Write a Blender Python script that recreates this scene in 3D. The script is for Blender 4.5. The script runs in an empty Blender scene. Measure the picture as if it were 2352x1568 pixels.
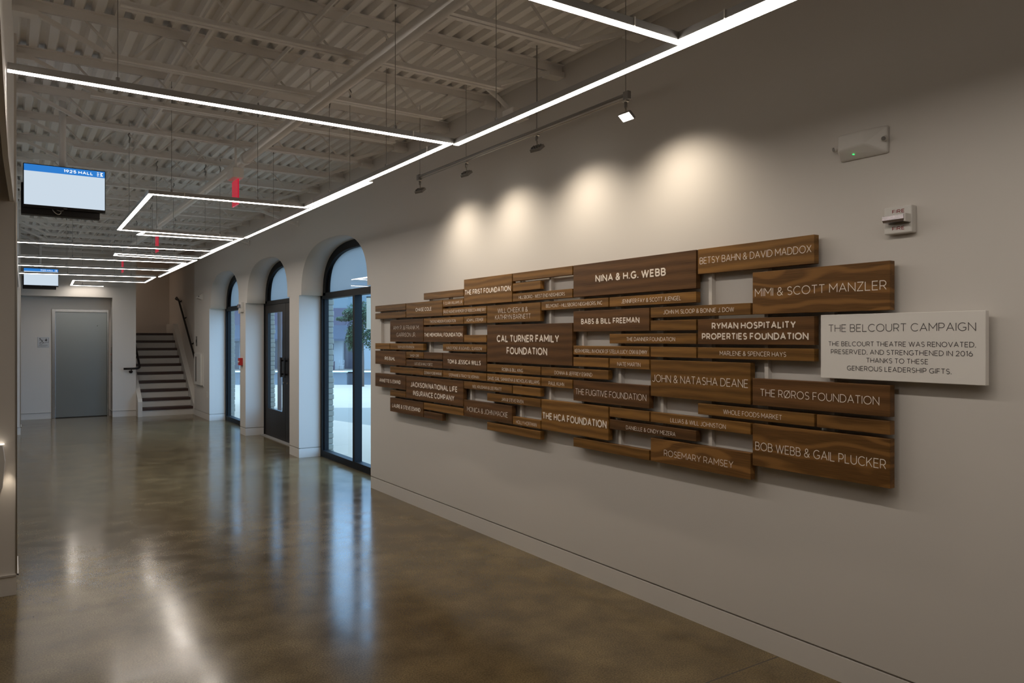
import bpy, bmesh, math, random
from mathutils import Vector, Matrix
random.seed(7)
S = bpy.context.scene
COL = S.collection
PI = math.pi

# ------------------------------------------------------------------ camera, sky, lamps, exposure
CAMX, CAMH, YAW, FPX = -3.1677, 1.575, math.radians(33.629), 1732.0
cam_d = bpy.data.cameras.new('camera')
cam = bpy.data.objects.new('camera', cam_d)
COL.objects.link(cam)
cam.location = (CAMX, 0.0, CAMH)
cam.rotation_euler = (PI / 2, 0, -YAW)
cam_d.sensor_width = 36.0
cam_d.lens = FPX / 2352 * 36
cam_d.shift_y = -7.0 / 2352
cam_d.clip_start = 0.02
cam_d.clip_end = 400
S.camera = cam

SKY_COL, SKY_STR = (0.38, 0.65, 1.0), 4.25
BAR_COL, BAR_STR = (1.0, 0.90, 0.79), 28.5
SPOT_COL, SPOT_W = (1.0, 0.86, 0.68), 15.5
EXPOSURE = 0.0
w = bpy.data.worlds.new('sky')
S.world = w
w.use_nodes = True
wb = w.node_tree.nodes['Background']
wb.inputs[0].default_value = (*SKY_COL, 1)
wb.inputs[1].default_value = SKY_STR
S.view_settings.view_transform = 'Standard'
S.view_settings.look = 'None'
S.view_settings.exposure = EXPOSURE
S.view_settings.gamma = 1.0
S.view_settings.use_curve_mapping = False
S.cycles.use_denoising = True
S.cycles.max_bounces = 10
S.cycles.diffuse_bounces = 5
S.cycles.transparent_max_bounces = 12
S.cycles.sample_clamp_indirect = 6.0
S.cycles.caustics_reflective = False
S.cycles.caustics_refractive = False

# ------------------------------------------------------------------ materials
def nmat(name):
    m = bpy.data.materials.new(name)
    m.use_nodes = True
    nt = m.node_tree
    return m, nt, nt.nodes['Principled BSDF'], nt.nodes, nt.links

def mat(name, col, rough=0.6, metal=0.0, spec=0.5, bump=0.0, bscale=200.0, var=0.0, vscale=3.0, emit=None, estr=0.0):
    m, nt, p, N, L = nmat(name)
    p.inputs['Base Color'].default_value = (*col, 1)
    p.inputs['Roughness'].default_value = rough
    p.inputs['Metallic'].default_value = metal
    p.inputs['Specular IOR Level'].default_value = spec
    tc = N.new('ShaderNodeTexCoord')
    if var > 0:
        n = N.new('ShaderNodeTexNoise'); n.inputs['Scale'].default_value = vscale; n.inputs['Detail'].default_value = 5
        r = N.new('ShaderNodeMix'); r.data_type = 'RGBA'
        r.inputs[6].default_value = (*[c * (1 - var) for c in col], 1)
        r.inputs[7].default_value = (*[min(1, c * (1 + var)) for c in col], 1)
        L.new(tc.outputs['Object'], n.inputs['Vector']); L.new(n.outputs['Fac'], r.inputs[0]); L.new(r.outputs[2], p.inputs['Base Color'])
    if bump > 0:
        n2 = N.new('ShaderNodeTexNoise'); n2.inputs['Scale'].default_value = bscale; n2.inputs['Detail'].default_value = 3
        b = N.new('ShaderNodeBump'); b.inputs['Strength'].default_value = bump; b.inputs['Distance'].default_value = 0.002
        L.new(tc.outputs['Object'], n2.inputs['Vector']); L.new(n2.outputs['Fac'], b.inputs['Height']); L.new(b.outputs['Normal'], p.inputs['Normal'])
    if emit:
        p.inputs['Emission Color'].default_value = (*emit, 1)
        p.inputs['Emission Strength'].default_value = estr
    return m

def wood_mat(name, dark, light, rough=0.42, warp=9.0, freq=130.0):
    m, nt, p, N, L = nmat(name)
    tc = N.new('ShaderNodeTexCoord'); oi = N.new('ShaderNodeObjectInfo')
    mul = N.new('ShaderNodeVectorMath'); mul.operation = 'MULTIPLY_ADD'
    mul.inputs[1].default_value = (1, 1, 1)
    cmb = N.new('ShaderNodeCombineXYZ')
    rs = N.new('ShaderNodeMath'); rs.operation = 'MULTIPLY'; rs.inputs[1].default_value = 37.0
    L.new(oi.outputs['Random'], rs.inputs[0])
    for k in range(3): L.new(rs.outputs[0], cmb.inputs[k])
    L.new(tc.outputs['Object'], mul.inputs[0]); L.new(cmb.outputs[0], mul.inputs[2])
    # slow warp that makes cathedral grain
    mp1 = N.new('ShaderNodeMapping'); mp1.inputs['Scale'].default_value = (3.0, 1.7, 6.0)
    L.new(mul.outputs[0], mp1.inputs['Vector'])
    n1 = N.new('ShaderNodeTexNoise'); n1.inputs['Scale'].default_value = 1.0; n1.inputs['Detail'].default_value = 2.0
    L.new(mp1.outputs[0], n1.inputs['Vector'])
    sep = N.new('ShaderNodeSeparateXYZ'); L.new(mul.outputs[0], sep.inputs[0])
    a = N.new('ShaderNodeMath'); a.operation = 'MULTIPLY_ADD'; a.inputs[1].default_value = warp
    L.new(n1.outputs['Fac'], a.inputs[0])
    z = N.new('ShaderNodeMath'); z.operation = 'MULTIPLY'; z.inputs[1].default_value = freq
    L.new(sep.outputs['Z'], z.inputs[0]); L.new(z.outputs[0], a.inputs[2])
    sn = N.new('ShaderNodeMath'); sn.operation = 'SINE'; L.new(a.outputs[0], sn.inputs[0])
    # fine pores
    mp2 = N.new('ShaderNodeMapping'); mp2.inputs['Scale'].default_value = (60, 7, 480)
    L.new(mul.outputs[0], mp2.inputs['Vector'])
    n2 = N.new('ShaderNodeTexNoise'); n2.inputs['Scale'].default_value = 1.0; n2.inputs['Detail'].default_value = 4
    L.new(mp2.outputs[0], n2.inputs['Vector'])
    mr = N.new('ShaderNodeMapRange'); mr.inputs[1].default_value = -1 if warp < 15 else -.1; mr.inputs[2].default_value = 1; mr.inputs[3].default_value = 0.0; mr.inputs[4].default_value = 0.42 if warp < 15 else 0.6
    L.new(sn.outputs[0], mr.inputs[0])
    ad = N.new('ShaderNodeMath'); ad.operation = 'MULTIPLY_ADD'; ad.inputs[1].default_value = 0.95
    L.new(n2.outputs['Fac'], ad.inputs[0]); L.new(mr.outputs[0], ad.inputs[2])
    mix = N.new('ShaderNodeMix'); mix.data_type = 'RGBA'
    mix.inputs[6].default_value = (*dark, 1); mix.inputs[7].default_value = (*light, 1)
    L.new(ad.outputs[0], mix.inputs[0])
    hs = N.new('ShaderNodeHueSaturation')
    vr = N.new('ShaderNodeMapRange'); vr.inputs[3].default_value = 0.82; vr.inputs[4].default_value = 1.2
    L.new(oi.outputs['Random'], vr.inputs[0]); L.new(vr.outputs[0], hs.inputs['Value'])
    L.new(mix.outputs[2], hs.inputs['Color']); L.new(hs.outputs[0], p.inputs['Base Color'])
    p.inputs['Roughness'].default_value = rough
    p.inputs['Specular IOR Level'].default_value = 0.22
    b = N.new('ShaderNodeBump'); b.inputs['Strength'].default_value = 0.12; b.inputs['Distance'].default_value = 0.001
    L.new(ad.outputs[0], b.inputs['Height']); L.new(b.outputs['Normal'], p.inputs['Normal'])
    return m

def floor_mat():
    m, nt, p, N, L = nmat('polished_concrete')
    tc = N.new('ShaderNodeTexCoord')
    def noise(scale, detail, sc=(1, 1, 1)):
        mp = N.new('ShaderNodeMapping'); mp.inputs['Scale'].default_value = sc
        n = N.new('ShaderNodeTexNoise'); n.inputs['Scale'].default_value = scale; n.inputs['Detail'].default_value = detail
        L.new(tc.outputs['Object'], mp.inputs['Vector']); L.new(mp.outputs[0], n.inputs['Vector'])
        return n
    big = noise(0.9, 6, (1.0, 0.45, 1)); mid = noise(4.5, 6); fine = noise(125, 4)
    r1 = N.new('ShaderNodeValToRGB')
    r1.color_ramp.elements[0].position = 0.33; r1.color_ramp.elements[0].color = (0.115, 0.083, 0.042, 1)
    r1.color_ramp.elements[1].position = 0.68; r1.color_ramp.elements[1].color = (0.208, 0.162, 0.094, 1)
    L.new(big.outputs['Fac'], r1.inputs[0])
    r2 = N.new('ShaderNodeValToRGB')
    r2.color_ramp.elements[0].position = 0.35; r2.color_ramp.elements[0].color = (0.76, 0.75, 0.71, 1)
    r2.color_ramp.elements[1].position = 0.7; r2.color_ramp.elements[1].color = (1.20, 1.19, 1.09, 1)
    L.new(mid.outputs['Fac'], r2.inputs[0])
    m1 = N.new('ShaderNodeMix'); m1.data_type = 'RGBA'; m1.blend_type = 'MULTIPLY'; m1.inputs[0].default_value = 1
    L.new(r1.outputs[0], m1.inputs[6]); L.new(r2.outputs[0], m1.inputs[7])
    r3 = N.new('ShaderNodeValToRGB')
    r3.color_ramp.elements[0].position = 0.36; r3.color_ramp.elements[0].color = (0.62, 0.6, 0.57, 1)
    r3.color_ramp.elements[1].position = 0.66; r3.color_ramp.elements[1].color = (1.25, 1.22, 1.16, 1)
    L.new(fine.outputs['Fac'], r3.inputs[0])
    m2 = N.new('ShaderNodeMix'); m2.data_type = 'RGBA'; m2.blend_type = 'MULTIPLY'; m2.inputs[0].default_value = 0.9
    L.new(m1.outputs[2], m2.inputs[6]); L.new(r3.outputs[0], m2.inputs[7])
    # saw-cut control joints every 3.3 m across the hall
    sep = N.new('ShaderNodeSeparateXYZ'); L.new(tc.outputs['Object'], sep.inputs[0])
    s1 = N.new('ShaderNodeMath'); s1.operation = 'ADD'; s1.inputs[1].default_value = 30 * 3.3 - 2.38 + 1.65
    md = N.new('ShaderNodeMath'); md.operation = 'MODULO'; md.inputs[1].default_value = 3.3
    s2 = N.new('ShaderNodeMath'); s2.operation = 'SUBTRACT'; s2.inputs[1].default_value = 1.65
    ab = N.new('ShaderNodeMath'); ab.operation = 'ABSOLUTE'
    lt = N.new('ShaderNodeMath'); lt.operation = 'LESS_THAN'; lt.inputs[1].default_value = 0.0035
    L.new(sep.outputs['Y'], s1.inputs[0]); L.new(s1.outputs[0], md.inputs[0]); L.new(md.outputs[0], s2.inputs[0]); L.new(s2.outputs[0], ab.inputs[0]); L.new(ab.outputs[0], lt.inputs[0])
    m3 = N.new('ShaderNodeMix'); m3.data_type = 'RGBA'; m3.inputs[7].default_value = (0.06, 0.05, 0.04, 1)
    L.new(lt.outputs[0], m3.inputs[0]); L.new(m2.outputs[2], m3.inputs[6]); L.new(m3.outputs[2], p.inputs['Base Color'])
    rr = N.new('ShaderNodeMapRange'); rr.inputs[1].default_value = 0.3; rr.inputs[2].default_value = 0.7; rr.inputs[3].default_value = 0.13; rr.inputs[4].default_value = 0.18
    L.new(mid.outputs['Fac'], rr.inputs[0]); L.new(rr.outputs[0], p.inputs['Roughness'])
    p.inputs['Specular IOR Level'].default_value = 0.33
    wav = noise(2.2, 2)
    b = N.new('ShaderNodeBump'); b.inputs['Strength'].default_value = 0.008; b.inputs['Distance'].default_value = 0.010
    L.new(wav.outputs['Fac'], b.inputs['Height'])
    b2 = N.new('ShaderNodeBump'); b2.inputs['Strength'].default_value = 0.05; b2.inputs['Distance'].default_value = 0.001
    L.new(fine.outputs['Fac'], b2.inputs['Height']); L.new(b.outputs['Normal'], b2.inputs['Normal'])
    L.new(b2.outputs['Normal'], p.inputs['Normal'])
    return m

def glass_mat(name, tint=(0.86, 0.95, 0.98)):
    m = bpy.data.materials.new(name); m.use_nodes = True
    nt = m.node_tree; N, L = nt.nodes, nt.links
    N.remove(N['Principled BSDF'])
    out = N['Material Output']
    t = N.new('ShaderNodeBsdfTransparent'); t.inputs[0].default_value = (*tint, 1)
    g = N.new('ShaderNodeBsdfGlossy'); g.inputs['Roughness'].default_value = 0.0
    fr = N.new('ShaderNodeFresnel'); fr.inputs[0].default_value = 1.45
    mx = N.new('ShaderNodeMixShader')
    L.new(fr.outputs[0], mx.inputs[0]); L.new(t.outputs[0], mx.inputs[1]); L.new(g.outputs[0], mx.inputs[2]); L.new(mx.outputs[0], out.inputs[0])
    return m

def fan_mat():
    m = bpy.data.materials.new('obscured_fanlight_glass'); m.use_nodes = True
    nt = m.node_tree; N, L = nt.nodes, nt.links
    N.remove(N['Principled BSDF'])
    t = N.new('ShaderNodeBsdfTranslucent'); t.inputs[0].default_value = (.19, .185, .175, 1)
    g = N.new('ShaderNodeBsdfGlossy'); g.inputs['Roughness'].default_value = 0.02
    fr = N.new('ShaderNodeFresnel'); fr.inputs[0].default_value = 1.45
    mx = N.new('ShaderNodeMixShader')
    L.new(fr.outputs[0], mx.inputs[0]); L.new(t.outputs[0], mx.inputs[1]); L.new(g.outputs[0], mx.inputs[2]); L.new(mx.outputs[0], N['Material Output'].inputs[0])
    return m

def emit_mat(name, col, s):
    m = bpy.data.materials.new(name); m.use_nodes = True
    nt = m.node_tree; N, L = nt.nodes, nt.links
    N.remove(N['Principled BSDF'])
    e = N.new('ShaderNodeEmission'); e.inputs[0].default_value = (*col, 1); e.inputs[1].default_value = s
    L.new(e.outputs[0], N['Material Output'].inputs[0])
    return m

M = {}
M['wall'] = mat('wall_paint', (0.705, 0.672, 0.635), 0.55, bump=0.05, bscale=300)
M['base'] = mat('baseboard_paint', (0.735, 0.705, 0.67), 0.4)
M['groove'] = mat('reveal_groove', (0.50, 0.47, 0.44), 0.7)
M['deckm'] = mat('deck_paint', (0.88, 0.86, 0.84), 0.6, var=0.05, vscale=2)
M['joist'] = mat('joist_paint', (0.87, 0.85, 0.83), 0.75, spec=0.3)
M['floor'] = floor_mat()
M['oak'] = wood_mat('stained_oak', (0.050, 0.0235, 0.0065), (0.275, 0.137, 0.037))
M['oakdark'] = wood_mat('dark_stained_oak', (0.036, 0.017, 0.0068), (0.172, 0.084, 0.031), freq=110.0)
M['oakbold'] = wood_mat('bold_grain_oak', (0.034, 0.015, 0.005), (0.245, 0.120, 0.036), warp=24.0, freq=85.0)
M['letter'] = mat('pale_lettering', (0.93, 0.84, 0.74), 0.5)
M['white'] = mat('white_plastic', (0.74, 0.72, 0.69), 0.35)
M['panelwhite'] = mat('white_acrylic', (0.86, 0.835, 0.80), 0.25)
M['ink'] = mat('dark_grey_ink', (0.09, 0.085, 0.085), 0.5)
M['black'] = mat('black_metal', (0.011, 0.009, 0.009), 0.45, spec=0.3)
M['frame'] = mat('charcoal_frame', (0.009, 0.010, 0.012), 0.55, spec=0.2)
M['glass'] = glass_mat('window_glass')
M['fan'] = fan_mat()
M['steel'] = mat('brushed_steel', (0.25, 0.275, 0.285), 0.30, metal=0.9, bump=0.03, bscale=60)
M['chrome'] = mat('satin_nickel', (0.55, 0.52, 0.47), 0.28, metal=0.95)
M['grey'] = mat('grey_metal', (0.30, 0.29, 0.28), 0.4, metal=0.5)
M['housing'] = mat('grey_light_housing', (0.42, 0.415, 0.41), 0.45, metal=0.2)
M['bar'] = emit_mat('light_diffuser', BAR_COL, BAR_STR)
M['deckfill'] = emit_mat('deck_fill_glow', BAR_COL, 1.45)  # weak glow added above the bars to lift the roof deck
M['steelframe'] = mat('polished_steel', (0.36, 0.37, 0.38), 0.25, metal=0.9)
M['stairfill'] = emit_mat('stair_fill_glow', (1.0, .82, .66), 30.0)  # glow of the unseen lamp added for the stairwell
M['tread'] = mat('dark_stair_tread', (0.050, 0.022, 0.016), 0.45, var=0.2, vscale=8)
M['riser'] = mat('riser_paint', (0.70, 0.67, 0.63), 0.5)
M['darkwall'] = mat('stair_wall_paint', (0.72, 0.66, 0.60), 0.6)
M['red'] = mat('red_plastic', (0.50, 0.02, 0.02), 0.35)
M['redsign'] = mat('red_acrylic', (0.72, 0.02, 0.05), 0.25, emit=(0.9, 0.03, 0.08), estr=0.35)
M['redink'] = mat('red_lettering', (0.26, 0.012, 0.012), 0.5)
M['strobe'] = mat('strobe_lens', (0.40, 0.37, 0.40), 0.16, metal=0.85, bump=1.0, bscale=120)
M['screenblue'] = emit_mat('screen_blue', (0.030, 0.205, 0.62), 1.0)
M['screenwhite'] = emit_mat('screen_white', (0.60, 0.70, 0.80), 1.0)
M['screentext'] = emit_mat('screen_text', (0.85, 0.92, 0.98), 1.0)
M['led'] = emit_mat('green_led', (0.05, 0.9, 0.2), 1.5)
M['brick'] = mat('painted_brick', (0.31, 0.29, 0.235), 0.8, bump=0.8, bscale=40, var=0.08, vscale=12)
M['mortar'] = mat('mortar', (0.34, 0.36, 0.36), 0.9)
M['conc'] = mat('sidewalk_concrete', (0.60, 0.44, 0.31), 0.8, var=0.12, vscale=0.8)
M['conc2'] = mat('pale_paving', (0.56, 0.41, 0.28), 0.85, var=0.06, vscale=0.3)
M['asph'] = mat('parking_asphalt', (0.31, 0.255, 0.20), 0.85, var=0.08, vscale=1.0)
M['road'] = mat('street_asphalt', (0.10, 0.11, 0.12), 0.85, var=0.06, vscale=0.4)
M['leaf'] = mat('leaf_green', (0.028, 0.060, 0.020), 0.6, var=0.5, vscale=3)
M['leaf2'] = mat('leaf_pale_green', (0.06, 0.10, 0.035), 0.6, var=0.4, vscale=3)
M['bark'] = mat('bark', (0.12, 0.085, 0.07), 0.9)
M['stucco'] = mat('pale_blue_stucco', (0.17, 0.20, 0.21), 0.8, var=0.05)
M['fascia'] = mat('plum_fascia', (0.085, 0.065, 0.095), 0.7)
M['awning'] = mat('slate_awning', (0.06, 0.065, 0.09), 0.7)
M['shopdark'] = mat('shop_window_dark', (0.05, 0.05, 0.07), 0.2)
M['pillar'] = mat('white_pillar', (0.36, 0.36, 0.36), 0.7)
M['shopred'] = mat('red_door_paint', (0.36, 0.045, 0.035), 0.5)
M['teal'] = mat('teal_sign', (0.03, 0.34, 0.25), 0.5)
M['plum'] = mat('plum_cloth', (0.10, 0.06, 0.09), 0.8)
M['bin'] = mat('bin_metal', (0.05, 0.055, 0.065), 0.4, metal=0.4)
M['postbrown'] = mat('brown_post', (0.085, 0.055, 0.055), 0.8, bump=0.6, bscale=30)
M['cord'] = mat('pale_cord', (0.5, 0.48, 0.45), 0.6)
M['signgrey'] = mat('grey_sign_plate', (0.55, 0.57, 0.60), 0.4)

# ------------------------------------------------------------------ mesh helpers
def finish(name, bm, m, parent=None, smooth=False, loc=None):
    me = bpy.data.meshes.new(name)
    bm.normal_update()
    bm.to_mesh(me); bm.free()
    if smooth:
        for p in me.polygons: p.use_smooth = True
    o = bpy.data.objects.new(name, me)
    if m is not None:
        for mm in (m if isinstance(m, (list, tuple)) else [m]): me.materials.append(mm)
    COL.objects.link(o)
    if loc is not None: o.location = loc
    if parent is not None: o.parent = parent
    return o

def tag(o, label=None, cat=None, group=None, kind=None):
    if label: o['label'] = label
    if cat: o['category'] = cat
    if group: o['group'] = group
    if kind: o['kind'] = kind
    return o

def empty(name, loc=(0, 0, 0), rz=0.0):
    o = bpy.data.objects.new(name, None)
    o.empty_display_size = 0.1
    COL.objects.link(o)
    o.location = loc; o.rotation_euler = (0, 0, rz)
    return o

def box(bm, x0, x1, y0, y1, z0, z1, mi=0):
    v = [bm.verts.new(c) for c in ((x0, y0, z0), (x1, y0, z0), (x1, y1, z0), (x0, y1, z0), (x0, y0, z1), (x1, y0, z1), (x1, y1, z1), (x0, y1, z1))]
    for f in ((3, 2, 1, 0), (4, 5, 6, 7), (0, 1, 5, 4), (1, 2, 6, 5), (2, 3, 7, 6), (3, 0, 4, 7)):
        fc = bm.faces.new([v[i] for i in f]); fc.material_index = mi
    return v

def bevel(bm, w, seg=2):
    bmesh.ops.bevel(bm, geom=list(bm.edges), offset=w, segments=seg, affect='EDGES', profile=0.5)

def boxo(name, b, m, parent=None, bev=0.0, seg=2):
    bm = bmesh.new(); box(bm, *b)
    if bev: bevel(bm, bev, seg)
    return finish(name, bm, m, parent)

def beam(bm, p, q, wd, ht, up=(0, 0, 1)):
    """a rectangular bar from p to q"""
    p, q = Vector(p), Vector(q)
    d = (q - p).normalized(); u = Vector(up)
    if abs(d.dot(u)) > 0.99: u = Vector((1, 0, 0))
    s = d.cross(u).normalized(); u = s.cross(d).normalized()
    vs = []
    for c in (p, q):
        for a, b in ((-1, -1), (1, -1), (1, 1), (-1, 1)):
            vs.append(bm.verts.new(c + s * a * wd / 2 + u * b * ht / 2))
    for f in ((3, 2, 1, 0), (4, 5, 6, 7), (0, 1, 5, 4), (1, 2, 6, 5), (2, 3, 7, 6), (3, 0, 4, 7)):
        bm.faces.new([vs[i] for i in f])

def tube(bm, pts, r, n=8, cap=True):
    pts = [Vector(p) for p in pts]
    rings = []
    prev = None
    for i, p in enumerate(pts):
        if i == 0: d = pts[1] - pts[0]
        elif i == len(pts) - 1: d = pts[-1] - pts[-2]
        else: d = (pts[i] - pts[i - 1]).normalized() + (pts[i + 1] - pts[i]).normalized()
        d.normalize()
        if prev is None:
            u = Vector((0, 0, 1)) if abs(d.z) < 0.9 else Vector((1, 0, 0))
            u = (u - d * u.dot(d)).normalized()
        else:
            u = (prev - d * prev.dot(d)).normalized()
        prev = u
        v = d.cross(u)
        rr = r[i] if isinstance(r, (list, tuple)) else r
        rings.append([bm.verts.new(p + (u * math.cos(2 * PI * k / n) + v * math.sin(2 * PI * k / n)) * rr) for k in range(n)])
    for a, b in zip(rings, rings[1:]):
        for k in range(n):
            bm.faces.new((a[k], a[(k + 1) % n], b[(k + 1) % n], b[k]))
    if cap:
        bm.faces.new(list(reversed(rings[0]))); bm.faces.new(rings[-1])

def tubeo(name, pts, r, m, parent=None, n=8, smooth=True):
    bm = bmesh.new(); tube(bm, pts, r, n)
    return finish(name, bm, m, parent, smooth)

def prism(bm, poly, axis, a, b):
    """extrude a 2-D polygon: axis 'x' -> poly is (y,z); 'y' -> (x,z); 'z' -> (x,y)"""
    def P(p, t):
        return {'x': (t, p[0], p[1]), 'y': (p[0], t, p[1]), 'z': (p[0], p[1], t)}[axis]
    A = [bm.verts.new(P(p, a)) for p in poly]; B = [bm.verts.new(P(p, b)) for p in poly]
    n = len(poly)
    bm.faces.new(list(reversed(A))); bm.faces.new(B)
    for i in range(n): bm.faces.new((A[i], A[(i + 1) % n], B[(i + 1) % n], B[i]))
    bmesh.ops.recalc_face_normals(bm, faces=bm.faces)

def quad(bm, a, b, c, d):
    return bm.faces.new([bm.verts.new(p) for p in (a, b, c, d)])

def copy_tree(o, parent=None):
    c = o.copy(); COL.objects.link(c)
    if parent is not None: c.parent = parent
    for ch in list(o.children): copy_tree(ch, c)
    return c

# ------------------------------------------------------------------ stroke lettering (geometric sans capitals)
def arc(cx, cy, rx, ry, a0, a1, n=12):
    return [(cx + rx * math.cos(math.radians(a0 + (a1 - a0) * i / n)), cy + ry * math.sin(math.radians(a0 + (a1 - a0) * i / n))) for i in range(n + 1)]

G = {
 'A': (.80, [[(0, 0), (.40, 1), (.80, 0)], [(.14, .33), (.66, .33)]]),
 'B': (.62, [[(0, 0), (0, 1), (.34, 1)] + arc(.34, .76, .23, .24, 90, -90, 8) + [(0, .52)], [(.34, .52)] + arc(.36, .26, .26, .26, 90, -90, 8) + [(0, 0)]]),
 'C': (.80, [arc(.46, .5, .46, .5, 45, 315, 18)]),
 'D': (.76, [[(0, 0), (0, 1), (.28, 1)] + arc(.28, .5, .48, .5, 90, -90, 14) + [(0, 0)]]),
 'E': (.56, [[(.56, 1), (0, 1), (0, 0), (.56, 0)], [(0, .51), (.50, .51)]]),
 'F': (.54, [[(.54, 1), (0, 1), (0, 0)], [(0, .49), (.48, .49)]]),
 'G': (.84, [arc(.46, .5, .46, .5, 48, 318, 18) + [(.82, .42), (.50, .42)]]),
 'H': (.72, [[(0, 0), (0, 1)], [(.72, 0), (.72, 1)], [(0, .51), (.72, .51)]]),
 'I': (.0, [[(0, 0), (0, 1)]]),
 'J': (.48, [[(.48, 1), (.48, .28)] + arc(.24, .27, .24, .28, 0, -150, 9)]),
 'K': (.66, [[(0, 0), (0, 1)], [(.64, 1), (0, .36)], [(.24, .60), (.66, 0)]]),
 'L': (.52, [[(0, 1), (0, 0), (.52, 0)]]),
 'M': (.86, [[(0, 0), (0, 1), (.43, .34), (.86, 1), (.86, 0)]]),
 'N': (.74, [[(0, 0), (0, 1), (.74, 0), (.74, 1)]]),
 'O': (.96, [arc(.48, .5, .48, .5, 90, 450, 26)]),
 'P': (.60, [[(0, 0), (0, 1), (.32, 1)] + arc(.32, .70, .28, .30, 90, -90, 9) + [(0, .40)]]),
 'R': (.62, [[(0, 0), (0, 1), (.33, 1)] + arc(.33, .71, .27, .29, 90, -90, 9) + [(0, .42)], [(.34, .42), (.62, 0)]]),
 'S': (.58, [arc(.30, .75, .26, .25, 30, 270, 12)[:-1] + arc(.30, .25, .28, .25, 90, -145, 12)]),
 'T': (.64, [[(0, 1), (.64, 1)], [(.32, 1), (.32, 0)]]),
 'U': (.72, [[(0, 1), (0, .36)] + arc(.36, .36, .36, .36, 180, 360, 14) + [(.72, 1)]]),
 'V': (.78, [[(0, 1), (.39, 0), (.78, 1)]]),
 'W': (1.16, [[(0, 1), (.30, 0), (.58, .98), (.86, 0), (1.16, 1)]]),
 'X': (.70, [[(0, 1), (.70, 0)], [(.70, 1), (0, 0)]]),
 'Y': (.72, [[(0, 1), (.36, .44), (.72, 1)], [(.36, .44), (.36, 0)]]),
 'Z': (.62, [[(0, 1), (.62, 1), (0, 0), (.62, 0)]]),
 '&': (.72, [[(.70, 0), (.16, .66)] + arc(.32, .80, .18, .20, 205, -30, 10) + [(.40, .60)], [(.40, .60), (.14, .44)] + arc(.28, .24, .27, .245, 125, 330, 10) + [(.70, .48)]]),
 '.': (.02, [[(.01, -.04), (.01, .12)]]),
 ',': (.05, [[(.05, .08), (0, -.13)]]),
 '-': (.30, [[(0, .42), (.30, .42)]]),
 '0': (.66, [arc(.33, .5, .33, .5, 90, 450, 22)]),
 '1': (.20, [[(0, .86), (.20, 1), (.20, 0)]]),
 '2': (.58, [arc(.28, .72, .27, .28, 165, -35, 10) + [(0, 0), (.58, 0)]]),
 '5': (.58, [[(.54, 1), (.10, 1), (.06, .56)] + arc(.28, .32, .29, .32, 125, -145, 12)]),
 '6': (.60, [arc(.30, .31, .30, .31, 150, 510, 16), [(.03, .42), (.36, 1)]]),
 '9': (.60, [arc(.30, .69, .30, .31, -30, 330, 16), [(.57, .58), (.24, 0)]]),
}
G['Ø'] = (.96, G['O'][1] + [[(.12, -.06), (.84, 1.06)]])
TRACK = 0.14

def text_width(t, weight):
    x = 0.0
    for ch in t:
        if ch == ' ': x += 0.30 + TRACK * 0.4; continue
        x += G[ch][0] + TRACK + weight
    return x - TRACK

EPS = [0]
def stroke(bm, pts, hw, to3, lim=None):
    P = [Vector((p[0], p[1])) for p in pts]
    closed = (P[0] - P[-1]).length < 1e-7
    o3, e1, e2 = Vector(to3((0, 0))), Vector(to3((1, 0))), Vector(to3((0, 1)))
    nrm = (e1 - o3).cross(e2 - o3).normalized()
    pieces, cur = [], [P[0]]
    for i in range(1, len(P) - 1):
        cur.append(P[i])
        a, b = (P[i] - P[i - 1]).normalized(), (P[i + 1] - P[i]).normalized()
        if a.dot(b) < math.cos(math.radians(50)):
            pieces.append(cur); cur = [P[i]]
    cur.append(P[-1]); pieces.append(cur)
    loop = closed and len(pieces) == 1
    for k, q in enumerate(pieces):
        q = [v.copy() for v in q]
        if not loop:
            if k > 0 or closed: q[0] -= (q[1] - q[0]).normalized() * hw
            if k < len(pieces) - 1 or closed: q[-1] += (q[-1] - q[-2]).normalized() * hw
        EPS[0] = (EPS[0] + 1) % 50
        off = nrm * (EPS[0] * 4e-6)
        n = len(q); L, Rr = [], []
        for i in range(n):
            a = q[i] - q[i - 1] if i else (q[-1] - q[-2] if loop else q[1] - q[0])
            b = q[i + 1] - q[i] if i < n - 1 else (q[1] - q[0] if loop else q[-1] - q[-2])
            a, b = a.normalized(), b.normalized()
            na, nb = Vector((-a.y, a.x)), Vector((-b.y, b.x))
            nn = (na + nb).normalized(); m = min(1 / max(nn.dot(na), .5), 1.6)
            for lst, sg in ((L, 1), (Rr, -1)):
                p = q[i] + nn * (hw * m * sg)
                if lim: p.y = min(max(p.y, lim[0]), lim[1])
                lst.append(bm.verts.new(Vector(to3(p)) + off))
        for i in range(n - 1): bm.faces.new((Rr[i], Rr[i + 1], L[i + 1], L[i]))

def put_text(bm, t, cy, cz, width, cap, weight, to3):
    """centred at (cy, cz) of a 2-D sign plane, fitted to `width`; to3 maps plane coordinates to 3-D"""
    W = text_width(t, weight)
    sx = width / (W * cap)
    x = -W / 2 + weight / 2
    for ch in t:
        if ch == ' ': x += 0.30 + TRACK * 0.4; continue
        gw, strokes = G[ch]
        for s in strokes:
            pts = [(cy + (x + px) * cap * sx, cz + (py * (1 - weight) + weight / 2 - 0.5) * cap) for px, py in s]
            stroke(bm, pts, weight * cap / 2 * min(1.0, 0.5 + 0.5 * sx), to3, None if ch in ',.Ø' else (cz - cap / 2, cz + cap / 2))
        x += gw + TRACK + weight
    return bm

# ------------------------------------------------------------------ the setting
ZT = 3.45          # underside of the roof deck
YEND = 16.62       # end of the right wall
boxo('floor', (-7.5, 0.34, -4.0, 21.0, -0.12, 0.0), M['floor'])['kind'] = 'structure'

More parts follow.
